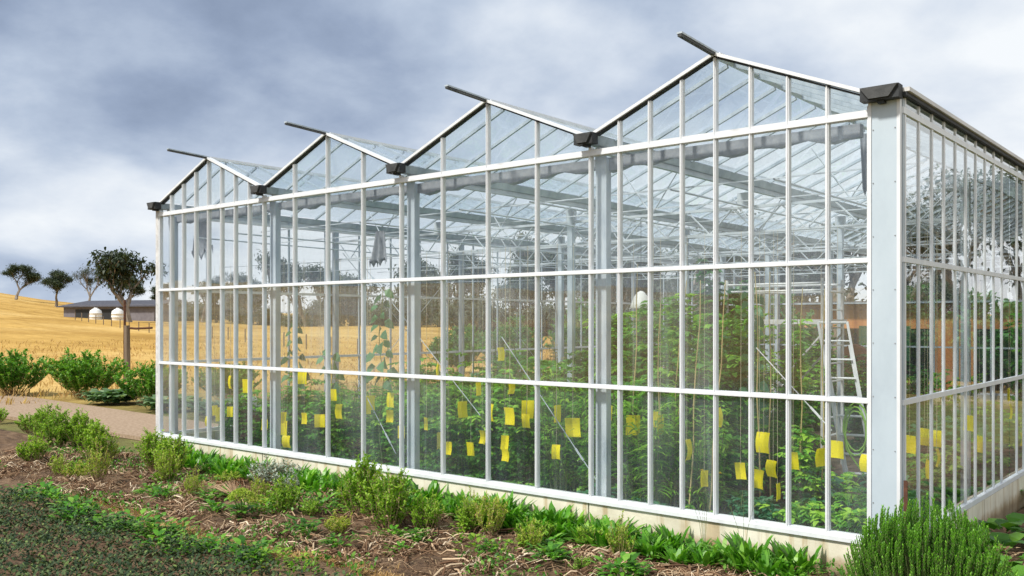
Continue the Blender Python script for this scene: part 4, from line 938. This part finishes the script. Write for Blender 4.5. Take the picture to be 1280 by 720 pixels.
spots=[(-271.2,101.4,1.1),(-250,120,1.2),(-231.9,95.1,1.0),(-295.3,133.4,1.2),(-229.2,110.3,1.0),(-135.0,63.9,1.05),(-158.1,90.0,.8),(-161.8,101.3,1.0),(-147.7,100.0,1.05),(-127.5,92.0,.95),(-153.0,121.6,1.2),(-119.0,96.3,1.0),(-135.7,123.0,1.15),(-109.5,105.7,1.05),(-98.5,97.5,.95),(-93.9,105.7,1.05),(-82.3,95.4,1.0),(-80.4,103.9,1.1),(-66.0,88.9,.95),(-57.1,80.4,.95),(-52,86,1.1),(-43.4,72.5,.9),(-36.9,69.7,.85),(-34.0,76.9,1.0),(-29.6,62.4,.8),(-27.3,70.0,.9),(-21.4,61.9,.75),(-20.4,70.4,.95),(-14.5,56.7,.7),(-14.1,67.2,.85),(-10.5,54.0,.75),(-48,95,1.2),(-70,110,1.25),(-105,120,1.2),(-174,110,1.1),(-190,118,1.2),(-2,52,.9),(-6,62,1.0)]
spots+=[(x+rp.uniform(-4,4),y+rp.uniform(-3,8),rp.uniform(.75,1.15)) for x,y in zip([-215,-200,-182,-168,-143,-133,-122,-112,-101,-90,-86,-76,-72,-62,-54,-45,-39,-31,-25,-18,-16,-12],[112,110,108,104,90,96,90,86,92,92,100,92,98,86,80,76,68,66,62,60,66,60])]
kinds=['dark dense gum tree','pale grey green gum tree','tall dark gum tree','sparse pale gum tree']
for i,(x,y,s) in enumerate(spots):
    k=(i*7+i//3)%4; d=math.hypot(x,y)
    wh='on the rise beyond the far left paddock' if x<-180 else 'across the paddock behind the two left bays' if x<-95 else 'behind the middle bays beyond the paddock' if x<-50 else 'standing close behind the right rear of the greenhouse'
    plant('gum_tree',gt[k] if x>-180 else near[i%2],(x,y,terr(x,y)-(1.6 if x>-170 else .2)),rp.random()*6.28,(s*rp.uniform(.9,1.2),s*rp.uniform(.9,1.2),s*rp.uniform(.85,1.15)),kinds[k]+' '+wh,'tree','gum trees beyond the paddock',parts=('trunk','crown'))
for (x,y,s,k,lab) in ((7.2,38,1.0,0,'rounded dark gum tree right of the greenhouse, mirrored in the side glass'),(10.5,45,1.05,1,'sparse tall gum tree mirrored in the side glass behind the rounded one'),(12.5,34,.8,1,'sparse gum tree mirrored in the farther panes of the side glass'),(4.2,47,.9,1,'sparse gum tree mirrored nearest the corner post'),(14.5,48,1.0,0,'dark gum tree at the outer side of the track'),(8.5,31,.45,0,'small dark tree near the pale blue car'),
    (-7.5,40,.9,1,'bare limbed gum tree rising behind the orange shed'),(-13,44,.95,1,'bare limbed gum tree seen through the roof of the nearest bay'),(-3.2,38,.8,0,'dark gum tree behind the orange shed')):
    plant('gum_tree',near[k],(x,y,0),rp.random()*6.28,s,lab,'tree','gum trees right of and behind the greenhouse',parts=('trunk','crown'))
# scrub band under the far trees
for i in range(44):
    x=-14-i*4.2+rp.uniform(-3,3); y=50+i*1.9+rp.uniform(-3,4)
    if y>95: y=95+rp.uniform(-3,8)
    plant('scrub_bush',gt[1],(x,y,terr(x,y)-3.0),rp.random()*6.28,(rp.uniform(.7,1.0),rp.uniform(.6,.8),rp.uniform(.62,.95)),'low grey green scrub bush at the far edge of the paddock','bush','scrub bushes along the paddock edge',parts=('trunk','crown'))
bk=twig_shrub(141,3.4,2.0,110,.24,.45,'dark','s',per=34)
for i,(x,y) in enumerate([(-28,24),(-24,23.5),(-20.5,24.5),(-17,23),(-14,24.5),(-11.5,22.6),(-15,28),(-19,29),(-24,30),(-30,31),(-12,30),(3.5,24),(5.2,33),(-36,34),(9,34),(7.6,24.5),(4.9,25.2),(13,37),(7,42),(-9,32),(-3,33),(1,36)]):
    plant('thicket_shrub',bk,(x,y,terr(x,y)),rp.random()*6.28,rp.uniform(.75,1.1)*(1 if i not in(0,13,9) else .7),'dark green leafy thicket shrub standing behind the rear of the greenhouse','shrub','thicket shrubs behind the greenhouse')
# paddock fence posts
for i in range(26):
    x=-30-i*4.2; y=30+i*1.0; m=MB()
    if i==0:
        m.tube([(0,0,0),(0,0,1.2)],.055,6); fpm=m.mesh('paddock_post',M['wood'])
    o=obj('paddock_post',fpm,loc=(x,y,terr(x,y)-.05)); tag(o,'thin grey post in the wire fence line across the dry paddock','fence post','posts of the paddock fence')
r=random.Random(55); P=[];D=[];N=[];L=[];T=[]
for i in range(26000):
    d=22+70*r.random()**1.4; a=r.uniform(.55,1.45); x=CAM[0]-math.sin(a)*d; y=CAM[1]+math.cos(a)*d
    if -14<x<1 and y<21 or x>-26 and y<9: continue
    if math.sin(x*.9+math.sin(y*.7)*2)*math.sin(y*.8+x*.2)<-.1 and r.random()<.8: continue
    P.append((x,y,terr(x,y)-.04));D.append((r.uniform(-.5,.5),r.uniform(-.5,.5),1));N.append((r.uniform(-1,1),r.uniform(-1,1),.2));L.append(r.uniform(.15,.42));T.append(r.random())
m=MB(); m.leaves(P,D,N,L,np.array(L)*.14,T,shape='blade'); tag(m.build('grass_tufts',M['drygrass']),'dry golden grass tufts over the paddock','grass',kind='stuff')
# car
cr_=empty('parked_car',(6.3,27.5,0),.25); tag(cr_,'pale blue car parked beyond the greenhouse, mirrored in the side glass','car')
m=MB(); prof=[(-2.1,.35),(-2.15,.75),(-1.9,.98),(-.9,1.05),(-.45,1.5),(1.1,1.52),(1.7,1.08),(2.1,.95),(2.15,.4)]
v=[];n=len(prof)
for y in (-.82,.82):
    for x,z in prof: v.append((x,y*(1 if z<1.2 else .82),z))
m.add(v,[tuple(range(n)),tuple(range(n,2*n))[::-1]]+[(i,(i+1)%n,(i+1)%n+n,i+n)[::-1] for i in range(n)]); m.build('body',M['car'],cr_)
for y in (-.80,.80):
    m=MB(); s=1 if y>0 else -1
    m.add([(-.75,y+.01*s,1.08),(1.35,y+.01*s,1.08),(1.0,y*.86+.02*s,1.42),(-.4,y*.86+.02*s,1.42)],[(0,1,2,3)]); m.build('window',M['carglass'],cr_)
m=MB(); m.add([(-.92,-.7,1.075),(-.92,.7,1.075),(-.50,.6,1.46),(-.50,-.6,1.46)],[(0,1,2,3)]); m.build('windscreen',M['carglass'],cr_)
for x in (-1.35,1.35):
    for y in (-.78,.78):
        m=MB(); m.tube([(x,y-.1,.33),(x,y+.1,.33)],.33,18); w=m.build('wheel',M['black'],cr_)
        m=MB(); m.tube([(x,y-.11,.33),(x,y+.11,.33)],.18,14); m.build('rim',M['alu_dirty'],w)

# ---------------------------------------------------------------- sky and light
w=bpy.data.worlds.new('World'); sc.world=w; w.use_nodes=True; nt=w.node_tree; nt.nodes.clear()
out=nt.nodes.new('ShaderNodeOutputWorld')
SUN_EL,SUN_AZ=math.radians(48),math.radians(200)   # compass style: from behind the camera, a little to the left
sky=nt.nodes.new('ShaderNodeTexSky'); sky.sky_type='NISHITA'; sky.sun_disc=False; sky.sun_elevation=SUN_EL; sky.sun_rotation=SUN_AZ
bg=node(nt,'ShaderNodeBackground',Strength=.10); nt.links.new(sky.outputs[0],bg.inputs[0])
tc=nt.nodes.new('ShaderNodeTexCoord'); D=tc.outputs['Generated']
sx=nt.nodes.new('ShaderNodeSeparateXYZ'); nt.links.new(D,sx.inputs[0])
zc=node(nt,'ShaderNodeMath',operation='MAXIMUM'); zc.inputs[1].default_value=0; nt.links.new(sx.outputs[2],zc.inputs[0])
za=node(nt,'ShaderNodeMath',operation='ADD'); za.inputs[1].default_value=.42; nt.links.new(zc.outputs[0],za.inputs[0])
dv=nt.nodes.new('ShaderNodeVectorMath'); dv.operation='DIVIDE'; cb=nt.nodes.new('ShaderNodeCombineXYZ')
for i in range(3): nt.links.new(za.outputs[0],cb.inputs[i])
nt.links.new(D,dv.inputs[0]); nt.links.new(cb.outputs[0],dv.inputs[1]); CV=dv.outputs[0]
n1=noise(nt,CV,1.25,4,.5,.2); n2=noise(nt,CV,3.4,8,.56,.1)
# brighter towards +X side of the view (thin cloud), darker slate bank to the left
dt=nt.nodes.new('ShaderNodeVectorMath'); dt.operation='DOT_PRODUCT'; nt.links.new(D,dt.inputs[0]); dt.inputs[1].default_value=(.769,.639,0)
a1=node(nt,'ShaderNodeMath',operation='MULTIPLY_ADD'); a1.inputs[1].default_value=.36; nt.links.new(dt.outputs['Value'],a1.inputs[0]); nt.links.new(n1,a1.inputs[2])
# thin bright band near the horizon
hz=node(nt,'ShaderNodeMapRange'); hz.inputs['From Min'].default_value=.02; hz.inputs['From Max'].default_value=.22; hz.inputs['To Min'].default_value=.42; hz.inputs['To Max'].default_value=0; nt.links.new(sx.outputs[2],hz.inputs['Value'])
hs=node(nt,'ShaderNodeMapRange'); hs.inputs['From Min'].default_value=-.50; hs.inputs['From Max'].default_value=-.05; hs.inputs['To Min'].default_value=.85; hs.inputs['To Max'].default_value=1; nt.links.new(dt.outputs['Value'],hs.inputs['Value'])
db=nt.nodes.new('ShaderNodeVectorMath'); db.operation='DOT_PRODUCT'; nt.links.new(D,db.inputs[0]); db.inputs[1].default_value=(.639,-.769,0)
bb=node(nt,'ShaderNodeMapRange'); bb.inputs['From Min'].default_value=0; bb.inputs['From Max'].default_value=.6; bb.inputs['To Min'].default_value=0; bb.inputs['To Max'].default_value=.46; nt.links.new(db.outputs['Value'],bb.inputs['Value'])  # extra brightness added to unseen sky behind the camera, lifting reflections and front light
a0=node(nt,'ShaderNodeMath',operation='ADD'); nt.links.new(a1.outputs[0],a0.inputs[0]); nt.links.new(bb.outputs[0],a0.inputs[1])
hm_=node(nt,'ShaderNodeMath',operation='MULTIPLY'); nt.links.new(hz.outputs[0],hm_.inputs[0]); nt.links.new(hs.outputs[0],hm_.inputs[1])
a2=node(nt,'ShaderNodeMath',operation='ADD'); nt.links.new(a0.outputs[0],a2.inputs[0]); nt.links.new(hm_.outputs[0],a2.inputs[1])
a3=node(nt,'ShaderNodeMath',operation='MULTIPLY_ADD'); a3.inputs[1].default_value=.50; nt.links.new(n2,a3.inputs[0]); nt.links.new(a2.outputs[0],a3.inputs[2])
cr2=ramp(nt,a3.outputs[0],[(.54,(.14,.18,.26)),(.65,(.21,.26,.355)),(.75,(.31,.365,.455)),(.85,(.44,.485,.55)),(.97,(.58,.605,.63))])
cbk=node(nt,'ShaderNodeBackground',Strength=1.0); nt.links.new(cr2.outputs[0],cbk.inputs[0])
n3=noise(nt,CV,1.1,7,.5,.1); mk=ramp(nt,n3,[(.30,(0,0,0)),(.42,(1,1,1))])
mx=nt.nodes.new('ShaderNodeMixShader'); nt.links.new(mk.outputs[0],mx.inputs[0]); nt.links.new(bg.outputs[0],mx.inputs[1]); nt.links.new(cbk.outputs[0],mx.inputs[2]); nt.links.new(mx.outputs[0],out.inputs[0])
sl=bpy.data.lights.new('sun','SUN'); sl.energy=3.2; sl.angle=math.radians(6); sl.color=(1,.95,.86); so=bpy.data.objects.new('sun',sl); col.objects.link(so)
# direction towards the sun
sd=Vector((-math.sin(0)*0-.25,-.75,0)).normalized()*math.cos(SUN_EL)+Vector((0,0,math.sin(SUN_EL)))
so.rotation_euler=sd.to_track_quat('Z','Y').to_euler()
sky.sun_rotation=math.atan2(sd.x,sd.y)

# ---------------------------------------------------------------- camera
cd=bpy.data.cameras.new('camera'); cam=bpy.data.objects.new('camera',cd); col.objects.link(cam)
cam.location=CAM; cam.rotation_euler=(PI/2,0,.6934); cd.sensor_width=36; cd.lens=1148.2277/1280*36; cd.shift_y=42.19/1280; cd.clip_end=3000; cd.clip_start=.05
sc.camera=cam
sc.render.resolution_x=1024; sc.render.resolution_y=576
sc.view_settings.view_transform='Standard'; sc.view_settings.look='None'; sc.view_settings.gamma=1; sc.view_settings.exposure=.66; sc.view_settings.use_curve_mapping=False
sc.cycles.max_bounces=8; sc.cycles.transparent_max_bounces=48; sc.cycles.diffuse_bounces=3; sc.cycles.glossy_bounces=3; sc.cycles.use_denoising=True
